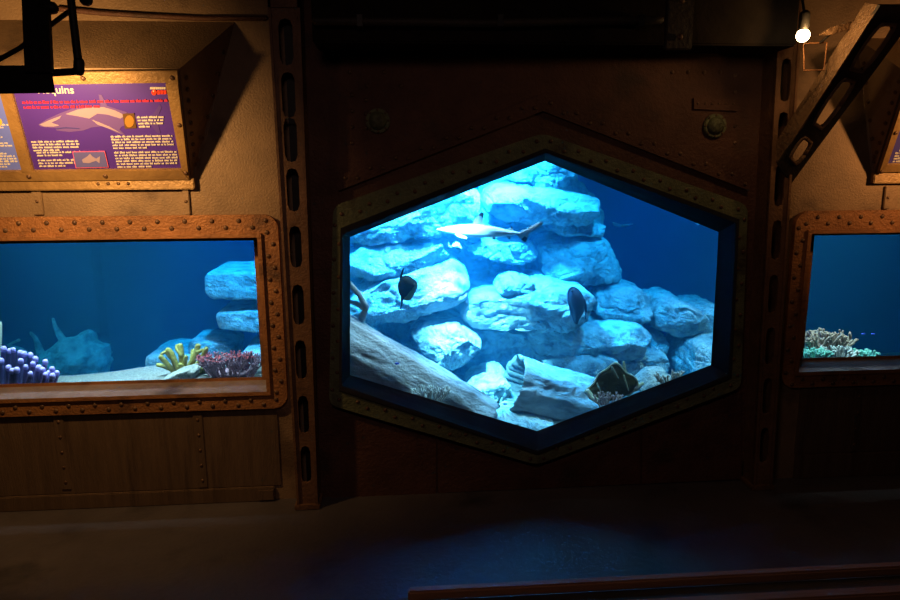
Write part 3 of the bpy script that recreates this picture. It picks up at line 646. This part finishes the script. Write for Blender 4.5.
# ------------------------------------------------------------------ aquarium: water, tank, sand
TX0, TX1, TY1, TZ1 = -3.6, 4.6, 4.6, 2.95; TZ0 = -1.5
bm = bmesh.new(); box(bm, (TX0-.1, .125, TZ0-.1), (TX1+.1, TY1+.1, TZ0)); structure('tank_floor', bm, M['tank'])
bm = bmesh.new(); box(bm, (TX0-.1, TY1, TZ0), (TX1+.1, TY1+.1, TZ1)); structure('wall_tank_back', bm, M['tank'])
bm = bmesh.new(); box(bm, (TX0-.1, .06, TZ0), (TX0, TY1, TZ1)); structure('wall_tank_left', bm, M['tank'])
bm = bmesh.new(); box(bm, (TX1, .06, TZ0), (TX1+.1, TY1, TZ1)); structure('wall_tank_right', bm, M['tank'])
bm = bmesh.new(); box(bm, (TX0-.1, .06, TZ1), (TX1+.1, TY1+.1, TZ1+.1)); structure('ceiling_tank', bm, M['black'])
bm = bmesh.new(); box(bm, (TX0, .136, TZ0+.001), (TX1, TY1-.001, TZ1-.002)); w = obj('water', bm, M['water']); tag(w, 'clear blue sea water filling the tank behind the windows', 'water', kind='stuff')

zsand = P(520, 428, .5).z; zleft = P(150, 372, .7).z; zright = P(850, 357, .5).z
def sandz(x, y):
    b = zsand-.02+.05*noise.noise(Vector((x*.9, y*.9, 0)))+.012*noise.noise(Vector((x*5, y*5, 2)))
    def sm(t): t = max(0, min(1, t)); return t*t*(3-2*t)
    l = sm((-.42-x)/.35)*sm((1.55-y)/.8)
    prof = zleft-.035+.10*sm((x+2.25)/1.1)+.012*noise.noise(Vector((x*4, y*4, 1)))
    r = sm((x-1.95)/.35)*sm((1.1-y)/.5)
    b -= 1.62*sm((y-2.0)/1.5)
    return b+(prof-b)*l+(zright-.05-b)*r
bm = bmesh.new(); nx, ny = 150, 70; V = []
for j in range(ny+1):
    y = .137+(TY1-.15)*(j/ny)**1.5
    V.append([bm.verts.new((TX0+.005+(TX1-TX0-.01)*i/nx, y, sandz(TX0+(TX1-TX0)*i/nx, y))) for i in range(nx+1)])
for j in range(ny):
    for i in range(nx): bm.faces.new((V[j][i], V[j][i+1], V[j+1][i+1], V[j+1][i]))
s = obj('sand_bed', bm, M['sand'], None, True); tag(s, 'pale sand covering the bottom of the aquarium', 'sand', kind='stuff')

# ------------------------------------------------------------------ rocks
def c5(p): return (345+p[0]/2.144, 155+p[1]/2.144)
def rock(pts, Y, depth, label, seed, crop=True, mt='rock', amp=.03, grp='reef rocks behind the hexagonal window', n=7.0, shear=(0, .10), freq=3.6, name='reef_rock'):
    bm = bmesh.new(); pillow(bm, [P(*(c5(p) if crop else p), Y) for p in pts], depth, n, 112, amp, freq, seed, shear=shear, sf=SFR, sm=3)
    o = obj(name, bm, M[mt], None, True); o.data.set_sharp_from_angle(angle=R(38))
    return tag(o, label, 'rock', grp)
RK = [
 ([(350,55),(380,18),(430,-6),(485,8),(492,38),(440,52)], 1.85, .6, 'small pale rock at the very top peak of the hexagonal window'),
 ([(395,45),(472,42),(484,60),(472,78),(400,70)], 1.8, .5, 'small shaded rock just under the topmost rock'),
 ([(300,85),(318,65),(360,62),(450,70),(530,88),(537,100),(530,135),(480,140),(400,136),(330,142),(300,125)], 1.6, .8, 'long pale slab high in the pile, right above the shark tail'),
 ([(400,134),(470,138),(530,140),(552,146),(545,162),(500,165),(430,160)], 1.66, .6, 'thin shaded slab under the long high slab, right of the shark tail'),
 ([(0,165),(80,118),(180,80),(262,62),(292,76),(286,110),(290,135),(240,152),(150,165),(60,180),(0,186)], 1.55, .8, 'broad rock at the upper left edge of the hexagon, above the shark head'),
 ([(0,215),(40,192),(100,180),(210,175),(224,190),(226,215),(180,235),(100,246),(30,256),(0,250)], 1.45, .7, 'flat slab at the left edge, second from the top, with a lit rim'),
 ([(-5,335),(20,290),(80,257),(160,236),(230,220),(260,240),(267,270),(240,300),(160,330),(80,350),(0,360)], 1.3, .7, 'large tilted slab behind the dark yellowish fish'),
 ([(240,182),(330,174),(395,180),(408,200),(400,222),(360,227),(310,210),(265,197)], 1.6, .6, 'rounded rock directly under the belly of the shark'),
 ([(405,185),(440,172),(540,170),(560,185),(588,255),(572,263),(510,263),(490,273),(440,260),(405,240)], 1.7, .8, 'big square block right of centre under the shark tail'),
 ([(240,330),(255,300),(290,288),(345,284),(420,264),(505,275),(518,290),(515,345),(440,352),(370,356),(290,364),(250,350)], 1.3, .8, 'very bright wide slab in the centre of the pile left of the slate fish'),
 ([(320,288),(335,266),(365,256),(395,264),(404,282),(380,294),(340,296)], 1.22, .4, 'smooth rounded stone lying on top of the bright central slab'),
 ([(520,278),(560,270),(625,280),(645,297),(640,335),(600,350),(550,342),(520,322)], 1.65, .7, 'block right of the slate fish, leftmost of the right hand row'),
 ([(637,330),(655,305),(700,300),(740,318),(765,345),(755,368),(700,374),(650,362)], 1.65, .7, 'rounded boulder in the middle of the right hand row'),
 ([(735,322),(785,316),(815,330),(815,380),(760,378),(742,350)], 1.75, .6, 'dim boulder against the right edge, last of the right hand row'),
 ([(135,375),(165,352),(240,348),(265,370),(290,385),(285,400),(260,430),(225,452),(180,440),(160,410)], 1.2, .6, 'brilliant jagged boulder just above the big log'),
 ([(255,362),(330,358),(400,360),(402,432),(360,450),(290,458),(255,440)], 1.6, .6, 'shaded block between the jagged boulder and the broken log'),
 ([(390,356),(470,350),(560,350),(620,352),(645,370),(648,400),(625,420),(560,414),(480,412),(400,418),(380,392)], 1.45, .7, 'long slab running right below the slate fish'),
 ([(638,370),(672,375),(678,395),(670,417),(640,417)], 1.65, .5, 'small dark stone at the right end of the long slab'),
 ([(400,432),(440,422),(540,418),(572,425),(578,450),(540,492),(480,480),(420,460)], 1.25, .6, 'bright slab directly behind the top of the broken log'),
 ([(556,432),(610,425),(632,440),(630,465),(590,473),(556,465)], 1.4, .5, 'small lit stone above the brown leaf coral'),
 ([(616,424),(670,412),(686,425),(680,452),(650,470),(624,462)], 1.5, .5, 'stone to the upper right of the brown leaf coral'),
 ([(700,435),(720,388),(760,377),(815,380),(815,460),(740,475),(703,466)], 1.5, .7, 'tall boulder at the lower right edge of the hexagonal window'),
 ([(255,490),(290,468),(345,465),(352,490),(345,530),(300,535),(262,510)], 1.05, .5, 'bright low stone between the big log and the broken log'),
]
for i, (p, Y, d, lab) in enumerate(RK): rock(p, Y, d, lab, i+1, mt='rock')
rock([(320,562),(340,549),(400,556),(450,572),(445,600),(400,612),(330,605)], .62, .4, 'pale flat stone on the sand at the bottom tip of the hexagon', 41, amp=.02)
rock([(620,500),(655,468),(692,466),(705,480),(690,500),(640,512)], .62, .3, 'smooth pale stone beside the brown leaf coral', 42, amp=.012, mt='rock')
BK = [
 ([(-10,150),(300,110),(420,170),(440,300),(250,335),(-10,335)], 2.15, .8, 'shadowed rock mass behind the shark and the left slabs'),
 ([(-10,320),(250,320),(450,330),(490,470),(300,560),(-10,560)], 2.05, .8, 'shadowed rock mass behind the logs and the jagged boulder'),
 ([(420,240),(560,255),(610,340),(690,390),(690,600),(420,600)], 2.15, .8, 'shadowed rock mass behind the slate fish and the long slab'),
 ([(290,60),(400,10),(470,10),(540,100),(545,200),(400,240),(290,180)], 2.25, .7, 'shadowed rock mass behind the high slabs'),
]
for i, (p, Y, d, lab) in enumerate(BK): rock(p, Y, d, lab, 60+i, mt='rock', amp=.07, n=3.5, freq=2.0, shear=(0, 0))
LR = [
 ([(207,266),(212,263.5),(250,263),(330,263),(335,288),(262,290),(214,290),(207,285)], 1.5, .6, 'topmost lit slab in the right end of the wide left window'),
 ([(217,302),(260,299),(330,300),(330,322),(255,321),(220,318)], 1.5, .6, 'second lit slab down at the right end of the wide left window'),
 ([(188,334),(192,332.5),(215,333),(232,337.5),(232,345),(228,347),(200,346),(188,343)], 1.5, .4, 'small flat slab lying on the long block behind the yellow coral'),
 ([(148,347),(152,344),(165,343.5),(222,345),(231,348),(231,374),(149,374)], 1.5, .5, 'long low block behind the yellow finger coral'),
 ([(240,341),(270,337),(330,340),(330,372),(245,370)], 1.3, .6, 'lit block behind the mauve coral at the window corner'),
]
for i, (p, Y, d, lab) in enumerate(LR[:5]): rock([(x+7, y+2.5) for x, y in p], Y, d, lab, 80+i, crop=False, amp=.0108, grp='rock slabs behind the wide left window', n=12, freq=6, shear=(0, .03))

# ------------------------------------------------------------------ logs
def logmesh(bm, A, B, ra, rb, seed, hollow=False, n=84, m=70):
    A, B = Vector(A), Vector(B); t = (B-A).normalized(); u = t.cross(Vector((0, 0, 1))).normalized(); v = u.cross(t); rings = []
    for i in range(m+1):
        s = i/m; c = A.lerp(B, s); r = ra+(rb-ra)*s
        ring = []
        for k in range(n):
            a = 2*math.pi*k/n; d = u*math.cos(a)+v*math.sin(a)
            rr_ = r*(1-.07*max(0, 1-abs(noise.noise(Vector((math.cos(a)*4, math.sin(a)*4, s*1.3+seed))))/.07)-.05*max(0, 1-abs(noise.noise(Vector((math.cos(a)*7, math.sin(a)*7, s*2.1+seed+5))))/.08)+.10*fbm(Vector((math.cos(a)*1.6, math.sin(a)*1.6, s*2.2+seed)))+.035*noise.noise(Vector((a*5, s*3, seed)))+.03*abs(noise.noise(Vector((math.cos(a)*6, math.sin(a)*6, s*5+seed)))))
            jag = .05*noise.noise(Vector((math.cos(a)*3, math.sin(a)*3, seed+9)))
            e_ = (jag*(.35 if hollow else 1) if i == 0 else jag if i == m else 0)
            ring.append(bm.verts.new(c+d*rr_+t*e_))
        rings.append(ring)
    for X, Y in zip(rings, rings[1:]):
        for k in range(n): bm.faces.new((X[k], X[(k+1) % n], Y[(k+1) % n], Y[k]))
    for ring, c, sg in ((rings[0], A, 1), (rings[-1], B, -1)):
        prev = ring
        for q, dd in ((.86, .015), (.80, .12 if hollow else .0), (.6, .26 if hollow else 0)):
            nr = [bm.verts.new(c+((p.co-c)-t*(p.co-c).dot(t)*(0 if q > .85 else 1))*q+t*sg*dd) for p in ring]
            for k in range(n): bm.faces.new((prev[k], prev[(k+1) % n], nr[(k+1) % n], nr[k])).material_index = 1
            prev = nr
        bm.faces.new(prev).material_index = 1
A = P(285, 314, .62); B = P(484, 428, .50)
e = thing('sunken_log', A.lerp(B, .5)-Vector((0, 0, .2)), 'big pale sunken log sloping down across the lower left of the hexagonal window', 'log')
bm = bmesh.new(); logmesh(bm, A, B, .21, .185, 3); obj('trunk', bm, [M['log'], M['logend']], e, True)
bm = bmesh.new()
tube(bm, [P(355, 345, .62), P(360, 325, .60), P(366, 307, .58), P(360, 296, .58), P(350, 284, .58), P(340, 276, .60)], [.03, .024, .021, .019, .017, .012], 10, wob=.25)
tube(bm, [P(365, 309, .58), P(357, 304, .58), P(346, 300, .60)], [.017, .015, .011], 9, wob=.25)
obj('branch', bm, M['log'], e, True)
A = P(511, 383, .80); B = P(592, 409, .88)
e = thing('broken_log', A.lerp(B, .5)-Vector((0, 0, .2)), 'short broken log with a hollow dark end in the lower middle of the hexagonal window', 'log')
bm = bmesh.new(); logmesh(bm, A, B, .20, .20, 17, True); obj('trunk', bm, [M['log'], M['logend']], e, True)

# ------------------------------------------------------------------ corals
def branchy(bm, base, h, spread, n, r, levels, seed, flat_=.5, mi=0, tips=None):
    rn = random.Random(seed)
    def grow(p, d, L, rad, lv):
        mid = p+d*L*.5+Vector((rn.uniform(-1, 1), rn.uniform(-1, 1), rn.uniform(-.3, .6)))*L*.10; q = p+d*L
        tube(bm, [p, mid, q], [rad, rad*.92, rad*.85], 7, mi, wob=.2)
        if tips is not None and lv == 0 and rn.random() < .9: tips.append((q, rad))
        if lv > 0:
            for _ in range(rn.choice((2, 2, 3))):
                dd = (d+Vector((rn.uniform(-1, 1), rn.uniform(-1, 1)*flat_, rn.uniform(-.25, .9)))*.8).normalized(); grow(q, dd, L*rn.uniform(.55, .8), rad*.8, lv-1)
    for i in range(n):
        a = rn.uniform(-1, 1); b = rn.uniform(-1, 1)*flat_
        grow(base+Vector((a*spread*.45, b*spread*.45, 0)), Vector((a*.75, b*.75, 1)).normalized(), h*rn.uniform(.38, .55), r, levels)
def coral(name, px, py, Y, hpx, wpx, n, rpx, levels, seed, mt, label, tip=None, base=True):
    c = P(px, py, Y); k = (Y+3.4)/650; e = thing(name, c, label, 'coral')
    bm = bmesh.new(); tips = []; branchy(bm, c, hpx*k, wpx*k, n, rpx*k, levels, seed, tips=tips); obj('branches', bm, M[mt], e, True)
    if tip:
        bm = bmesh.new(); rn = random.Random(seed)
        for q, r_ in tips:
            if q.z > c.z+hpx*k*.9: dome(bm, q, (0, 0, 1), r_*1.15, r_*1.4)
        if len(bm.verts): obj('tips', bm, M[tip], e, True)
        else: bm.free()
    if base:
        bm = bmesh.new(); x = wpx*k*.42; pillow(bm, [c+Vector((x*math.cos(a), 0, .02+.03*math.sin(a))) for a in [j*math.pi/8 for j in range(16)]], x*1.2, 2.2, 24, .01, 8, seed, sf=[0, .35, .7, .92]); obj('base', bm, M[mt], e, True)
    return e
# purple tube coral
k = (3.4+.3)/650; c = P(20, 382, .3)
e = thing('tube_coral', c, 'purple coral of upright tubes at the left end of the wide left window', 'coral')
bm = bmesh.new(); bt = bmesh.new(); rn = random.Random(4)
FG = [(-12,345,384),(4,347,380),(10,349,384),(14,348,378),(20,351,382),(24,352,379),(31,353,380),(36,357,382),(45,360,381),(1,359,384),(21,359,386),(17,368,386),(33,362,386),(39,366,386),(43,368,384),(52,367,382),(49,371,385),(57,371,382),(26,365,387),(8,366,387),(-6,352,384),(12,369,388),(46,373,388),(30,372,388),(53,374,388)]
for i, (x, yt, yb2) in enumerate(FG):
    Yd = .42-.008*(yt-345)+rn.uniform(-.02, .02); lean = (x-15)*.06
    a, b = P(x-lean-1.5, 390, Yd+.02), P(x+rn.uniform(-.6, .6), yt+2.4, Yd); r_ = rn.uniform(2.0, 2.7)*k
    tube(bm, [a, a.lerp(b, .5)+Vector((rn.uniform(-.004, .004), 0, 0)), b], [r_*.85, r_*.95, r_], 9, wob=.15)
    tube(bt, [b+Vector((0, 0, -.004)), b+Vector((0, 0, .006))], [r_*1.12, r_*1.05], 9)
obj('tubes', bm, M['purple'], e, True); obj('tips', bt, M['purpletip'], e, True)
c = P(-3, 385, .62); e = thing('pale_coral', c, 'pale upright coral column cut by the left edge above the purple tubes', 'coral')
bm = bmesh.new(); tube(bm, [c, P(-4, 352, .62), P(-2.5, 324, .62)], [.03, .028, .022], 10, wob=.3); obj('column', bm, M['rim'], e, True)
# yellow finger coral
c = P(184, 376, .45); k = 3.85/650
e = thing('finger_coral', c, 'yellow green finger coral in the wide left window beside the mauve coral', 'coral')
bm = bmesh.new()
for pts, r0, r1, dy in (([(180,374),(176,365),(171,353),(168,350)],3.2,2.8,0), ([(174,372),(167,364),(161,357)],2.8,2.4,-.03), ([(182,374),(182,362),(181,352),(180,346)],3.2,3,.02), ([(183,370),(185,362),(186,357)],2.3,2,-.04),
        ([(186,374),(191,364),(196,354),(198,346)],3.2,2.8,.02), ([(190,374),(197,365),(203,356),(206,349)],3,2.4,-.02), ([(188,372),(192,360),(193,351)],2.6,2.2,.05), ([(196,372),(203,366),(210,361)],2.4,2,-.03),
        ([(178,375),(172,370),(163,366),(158,365)],2.4,2,.0), ([(171,358),(165,352),(162,354)],2,1.8,-.02), ([(181,355),(177,349),(177,346)],2.2,1.9,.03), ([(198,352),(203,350)],2,1.8,.0), ([(200,374),(203,372),(203,368)],2.6,2.4,-.05), ([(186,376),(184,368),(180,365)],2.6,2.3,-.05)):
    n_ = len(pts); tube(bm, [P(x, y, .45+dy*i/n_*1.5) for i, (x, y) in enumerate(pts)], [(r0+(r1-r0)*i/(n_-1))*k for i in range(n_)], 10, wob=.2)
obj('fingers', bm, M['yellow'], e, True)
rock([(165,377),(178,370),(192,366),(200,368),(198,376),(180,381)], .36, .12, 'low dark stone lying in front of the yellow finger coral', 95, crop=False, amp=.008, mt='rock2', grp='rock slabs behind the wide left window')
coral('branching_coral', 233, 376, .36, 21, 46, 95, .95, 2, 12, 'mauve', 'bushy mauve coral in the lower right corner of the wide left window', 'redtip')
# stump far behind the left window
c = P(72, 374, 1.8)
e = thing('sunken_stump', c, 'dim sunken stump with thin bare branches far behind the wide left window', 'stump')
bm = bmesh.new(); pillow(bm, [P(x, y, 1.8) for x, y in ((30,400),(36,358),(45,350),(56,343),(62,337),(74,335),(84,331),(90,333),(91,342),(98,345),(107,348),(105,356),(107,364),(104,400))], .5, 3, 64, .05, 4, 77); obj('stump', bm, M['rock'], e, True)
for pts in ([(64,342),(59,334),(55,326),(53,319)], [(41,354),(38,345),(35,338),(31,333)], [(36,362),(20,350),(8,345),(19,340)]):
    bm = bmesh.new(); tube(bm, [P(x, y, 1.75) for x, y in pts], [.03, .024, .017, .011], 8, wob=.3); obj('branch', bm, M['rock'], e, True)
# centre window corals
c = P(428, 398, .26)
coral('bleached_coral', 429, 400, .26, 13, 34, 40, .95, 2, 21, 'white', 'white bleached branching coral in front of the big log', base=False)
def c8(p): return (560+p[0]/6.43, 350+p[1]/6.43)
c = P(612, 402, .40)
e = thing('leaf_coral', c, 'brown olive leaf shaped coral with a pale rim at the lower right of the hexagon', 'coral')
LFO = [(150,268),(215,215),(240,160),(262,140),(300,122),(330,90),(355,78),(385,98),(405,128),(428,152),(470,163),(500,205),(490,245),(440,290),(360,320),(260,330),(200,320)]
lf = [P(*c8(p), .40) for p in LFO]
bm = bmesh.new(); pillow(bm, lf, .05, 2.5, 64, .006, 12, 5); obj('leaf', bm, M['olive'], e, True)
bm = bmesh.new(); rs = resample(lf[:14], 60, 1)[:49]; tube(bm, [p+Vector((0, -.008, 0)) for p in rs], .0058, 7, wob=.6); obj('rim', bm, M['rim'], e, True)
bm = bmesh.new()
for a, b in (((335,110),(375,180)), ((410,165),(440,260)), ((240,215),(262,270))): tube(bm, [P(*c8(a), .366), P(*c8(b), .366)], [.006, .004], 7, wob=.5)
obj('rib', bm, M['rim'], e, True)
bm = bmesh.new(); tube(bm, [P(*c8((422, 165)), .44), P(*c8((414, 110)), .44), P(*c8((408, 78)), .44)], [.012, .009, .007], 8, wob=.3)
tube(bm, [P(*c8((180, 265)), .37), P(*c8((200, 305)), .35), P(*c8((250, 335)), .34)], [.016, .02, .018], 8, wob=.5); tube(bm, [P(*c8((485, 245)), .40), P(*c8((530, 215)), .40)], [.02, .012], 8, wob=.4)
obj('pale_frill', bm, M['rim'], e, True)
coral('lace_coral', 607, 405, .28, 12, 20, 20, .95, 2, 33, 'pinkw', 'small pinkish white lace coral in front of the brown leaf coral', base=False)
coral('lace_coral', 672, 381, .30, 11, 36, 26, 1.0, 1, 34, 'white', 'knobbly white coral rubble along the sill right of the leaf coral', base=False)
# right window corals
coral('branching_coral', 822, 358, .42, 27, 46, 46, 2.0, 2, 51, 'browncoral', 'tan branching coral standing in the lower left corner of the right window')
coral('branching_coral', 813, 361, .28, 15, 24, 40, 1.7, 1, 52, 'teal', 'pale teal coral at the left corner of the right window sill', base=False)
coral('branching_coral', 838, 359, .30, 16, 26, 30, 1.5, 1, 53, 'white', 'whitish frilled coral in front of the tan coral in the right window', base=False)
coral('branching_coral', 860, 358, .32, 9, 30, 34, 1.7, 1, 54, 'teal', 'low pale teal coral, rightmost of the corals in the right window', base=False)

# ------------------------------------------------------------------ fish
def shark():
    Y = .75; c = P(480, 233, Y)
    bm = bmesh.new()
    prof = [(436, 229.3, .25), (438.5, 229.5, 1.0), (443, 229.6, 2.3), (450, 230, 3.9), (460, 230.2, 5.8), (470, 230.5, 6.9), (480, 230.9, 7.0), (490, 231.6, 6.1), (500, 232.3, 4.7), (508, 232.9, 3.2), (515, 233.3, 2.1), (520, 233.6, 1.6)]
    k = (3.4+Y)/650; rings = []; n = 20
    for x, y, r_ in prof:
        p = P(x, y, Y); ring = []
        for j in range(n):
            a = 2*math.pi*j/n; ring.append(bm.verts.new(p+Vector((0, math.cos(a)*r_*k*.92, math.sin(a)*r_*k*(.95 if math.sin(a) > 0 else 1.0)))))
        rings.append(ring)
    for A, B in zip(rings, rings[1:]):
        for j in range(n):
            f = bm.faces.new((A[j], A[(j+1) % n], B[(j+1) % n], B[j])); f.material_index = 1 if math.sin(2*math.pi*(j+.5)/n) < -.35 else 0
    bm.faces.new(rings[0]); bm.faces.new(rings[-1][::-1])
    def fin(pts, tip, dy=0, th=.012, tilt=0):
        b2 = bmesh.new(); pillow(b2, [P(x, y, Y+dy) for x, y in pts], th, 2, 40, sf=[0, .3, .6, .85, .96])
        if tilt:
            o_ = P(*pts[0], Y+dy)
            for v in b2.verts: v.co.y += (v.co.z-o_.z)*tilt
        t0 = P(*tip[:2], Y+dy)
        for f in b2.faces:
            d = f.calc_center_median()-t0; d.y = 0
            f.material_index = 2 if d.length < tip[2]*k else 0
        me = bpy.data.meshes.new('t'); b2.to_mesh(me); b2.free(); bm.from_mesh(me); bpy.data.meshes.remove(me)
    fin([(470, 227), (474, 222), (478, 215), (481, 211.5), (484, 212.5), (483.2, 217), (483, 222), (486, 228), (478, 229)], (483, 212.5, 5.2))
    fin([(506, 231), (510, 227.5), (512, 226.4), (512.5, 229), (516, 232)], (511.5, 226, 2.2))
    fin([(516, 234), (521, 231), (531, 226), (539, 222), (543.5, 220.8), (542.5, 225), (538, 228), (533, 231), (528, 234), (526, 237), (527, 242), (525, 243), (521, 239), (518, 236)], (526, 242, 6))
    fin([(455, 233), (460, 234), (467, 237), (466, 238.5), (460, 237.5), (456, 235.5)], (468, 238, 1.4), -.045, .01, .5)
    fin([(455, 233), (460, 234), (469, 240), (467, 241), (460, 238), (456, 235.5)], (469, 241, 2), .06, .01, -.6)
    fin([(487, 235), (492, 235.5), (496, 238), (494, 240), (490, 238.5)], (495.5, 238.2, 3), -.015, .008, .3)
    fin([(506, 235.5), (510, 236), (510.5, 239.5), (508, 238.5)], (510, 239.5, 2.2), 0, .008)
    o = obj('shark', bm, [M['sharkskin'], M['belly'], M['fintip']], None, True)
    tag(o, 'pale shark with dark fin tips swimming left across the hexagonal window', 'shark')
    b = bmesh.new(); bmesh.ops.create_uvsphere(b, u_segments=10, v_segments=8, radius=.0055, matrix=Matrix.Translation(P(444.5, 229.4, Y-2.3*k*.86)))
    ey = obj('eye', b, M['fintip'], None, True); bpy.context.view_layer.update(); ey.parent = o; ey.matrix_parent_inverse = o.matrix_world.inverted()
shark()
def fishbody(name, outline, Y, th, mts, label, split=None, extra=(), eye=None, grp=None):
    bm = bmesh.new(); pillow(bm, [P(x, y, Y) for x, y in outline], th, 2.0, 44)
    if split:
        o_, d_ = P(*split[0], Y), (P(*split[1], Y)-P(*split[0], Y)).normalized()
        for f in bm.faces:
            if (f.calc_center_median()-o_).dot(d_) > 0: f.material_index = 1
    o = obj(name, bm, mts, None, True); tag(o, label, 'fish', grp); bpy.context.view_layer.update()
    for nm, pts, r_ in extra:
        b = bmesh.new(); tube(b, [P(x, y, Y) for x, y in pts], r_, 7); c = obj(nm, b, mts[0], None, True); bpy.context.view_layer.update(); c.parent = o; c.matrix_parent_inverse = o.matrix_world.inverted()
    if eye:
        b = bmesh.new(); bmesh.ops.create_uvsphere(b, u_segments=8, v_segments=6, radius=.007, matrix=Matrix.Translation(P(*eye, Y-th*.36))); c = obj('eye', b, M['fintip'], None, True); bpy.context.view_layer.update(); c.parent = o; c.matrix_parent_inverse = o.matrix_world.inverted()
    return o
fishbody('reef_fish', [(403,276),(407,275),(411,277),(417,282),(418,285.5),(416,291),(411,299.5),(407,301),(402.5,299.5),(398.5,292),(397.5,285),(400,279)], .62, .06, [M['tang'], M['tangy']], 'dark olive fish with long thin fins in front of the tilted left slab', ((409, 292), (414, 296)),
    (('dorsal_filament', [(400.5, 280), (401.5, 275), (403, 270), (404, 268)], [.009, .008, .005, .002]), ('ventral_filament', [(402, 298), (402, 303), (400.5, 309)], [.009, .006, .003])), eye=(414.5, 284.5))
fishbody('reef_fish', [(567.5,291),(570,287),(573.5,286),(578,288.5),(582,294),(584.5,301),(584.5,309),(582,314),(578.5,319),(577.5,324.5),(575,325),(572.5,318),(570.5,308),(567.5,299)], .85, .07, [M['bluefish']], 'slate blue fish pointing upward in front of the central slab', None,
    (('side_fin', [(584, 300), (586, 308), (585.5, 319)], [.012, .009, .004]), ('side_fin', [(568.5, 300), (570, 307), (571, 315)], [.009, .007, .003])), eye=(572, 291))
fishbody('reef_fish', [(451,246.5),(453,244),(456.5,240.8),(460,243.5),(462.5,249.5),(459,247.8),(455,247.8)], .95, .05, [M['palefish']], 'small white fish just below the head of the shark', None, (('tail', [(451, 247), (448.8, 245.5), (448.4, 242)], [.008, .006, .002]),))
fishbody('distant_fish', [(613,221.5),(615,224.5),(620,225.2),(628,224.6),(634,223.4),(628,226),(619,226.8),(614,226.3),(612.6,224)], 2.6, .05, [M['palefish']], 'distant thin pale fish in the open water right of the rock pile')
fishbody('distant_fish', [(695.5,223.5),(698,222.8),(700.5,224),(698,225.2)], 1.6, .02, [M['palefish']], 'tiny white fish near the upper right corner of the hexagon')
def tiny(px, py, Y, label, s=1):
    fishbody('small_blue_fish', [(px-2.4*s, py), (px-1*s, py-1.1*s), (px+1*s, py-.7*s), (px+2*s, py-1.1*s), (px+2.2*s, py+1*s), (px+1*s, py+.6*s), (px-1*s, py+1.1*s)], Y, .012, [M['neon']], label, grp='tiny blue fish')
tiny(397, 363.5, .28, 'tiny blue fish over the big sloping log')
tiny(505, 404, .6, 'tiny blue fish beside the broken log, above the pale stone')
tiny(863, 334, .5, 'tiny blue fish in the right window, the left one of two', .9)
tiny(873, 334, .55, 'tiny blue fish in the right window, the right one of two', .9)

# ------------------------------------------------------------------ aquarium lamps, with unseen fill lights added
def area(name, loc, tgt, e_, sx, sy, col, spread=180):
    d = bpy.data.lights.new(name, 'AREA'); d.shape = 'RECTANGLE'; d.size = sx; d.size_y = sy; d.energy = e_; d.color = col; d.spread = R(spread)
    o = bpy.data.objects.new(name, d); COL.objects.link(o); o.location = loc; o.rotation_euler = (Vector(tgt)-Vector(loc)).to_track_quat('-Z', 'Y').to_euler()
    return o
area('tank_key', (.30, 1.0, 2.85), (.42, 1.75, .9), 500, .5, .25, (.05, .46, 1), 70)
spot('tank_hot_spot', (.12, .22, 2.2), P(472, 330, .92), 3600, 30, 1, (.30, .72, 1), .05)
spot('tank_upper_spot', (.25, .22, 2.45), (.25, 1.4, 1.65), 240, 80, 1, (.03, .46, 1), .05)
spot('side_fill_spot', (1.7, .45, 2.7), (1.85, 1.5, .65), 620, 56, 1, (.02, .42, 1), .05)  # unseen spot added to make the right-hand rocks bluer
area('tank_front', (.3, .76, 2.8), (.3, .58, .8), 21, 1.4, .15, (.86, .90, 1), 60)
spot('tank_left_spot', (-1.05, .5, 2.8), (-1.2, 1.4, .9), 950, 54, .9, (.02, .44, 1), .05)
spot('stump_fill_spot', (-2.4, .6, 2.8), P(72, 355, 1.7), 260, 34, 1, (.06, .6, 1), .05)  # unseen spot added to lift the stump out of the haze
area('tank_left', (-1.7, .38, 2.8), (-1.7, .42, .7), 38, 1.2, .2, (1, .85, .85), 50)
area('tank_right', (2.6, .44, 2.8), (2.6, .48, .7), 26, .9, .2, (1, .88, .84), 70)
area('tank_far', (2.6, 2.6, 2.85), (2.6, 2.8, 0), 18, 2.5, .6, (.02, .62, 1), 180)
area('room_fill', (-.3, -2.9, 2.7), (.6, -1.2, .2), 4.5, .5, .5, (1, .66, .58), 140)  # unseen overhead fill, added for dim ambient on floor, walls and bench

# ------------------------------------------------------------------ world, view
w = bpy.data.worlds.new('World'); sc.world = w; w.use_nodes = True
w.node_tree.nodes['Background'].inputs[0].default_value = (.01, .008, .006, 1); w.node_tree.nodes['Background'].inputs[1].default_value = .1
sc.view_settings.view_transform = 'Standard'; sc.view_settings.look = 'None'; sc.view_settings.exposure = 0; sc.view_settings.gamma = 1; sc.view_settings.use_curve_mapping = False
cy = sc.cycles; cy.max_bounces = 8; cy.diffuse_bounces = 3; cy.glossy_bounces = 3; cy.transparent_max_bounces = 12; cy.volume_bounces = 1; cy.sample_clamp_indirect = 4; cy.use_denoising = True; cy.caustics_reflective = False; cy.caustics_refractive = False
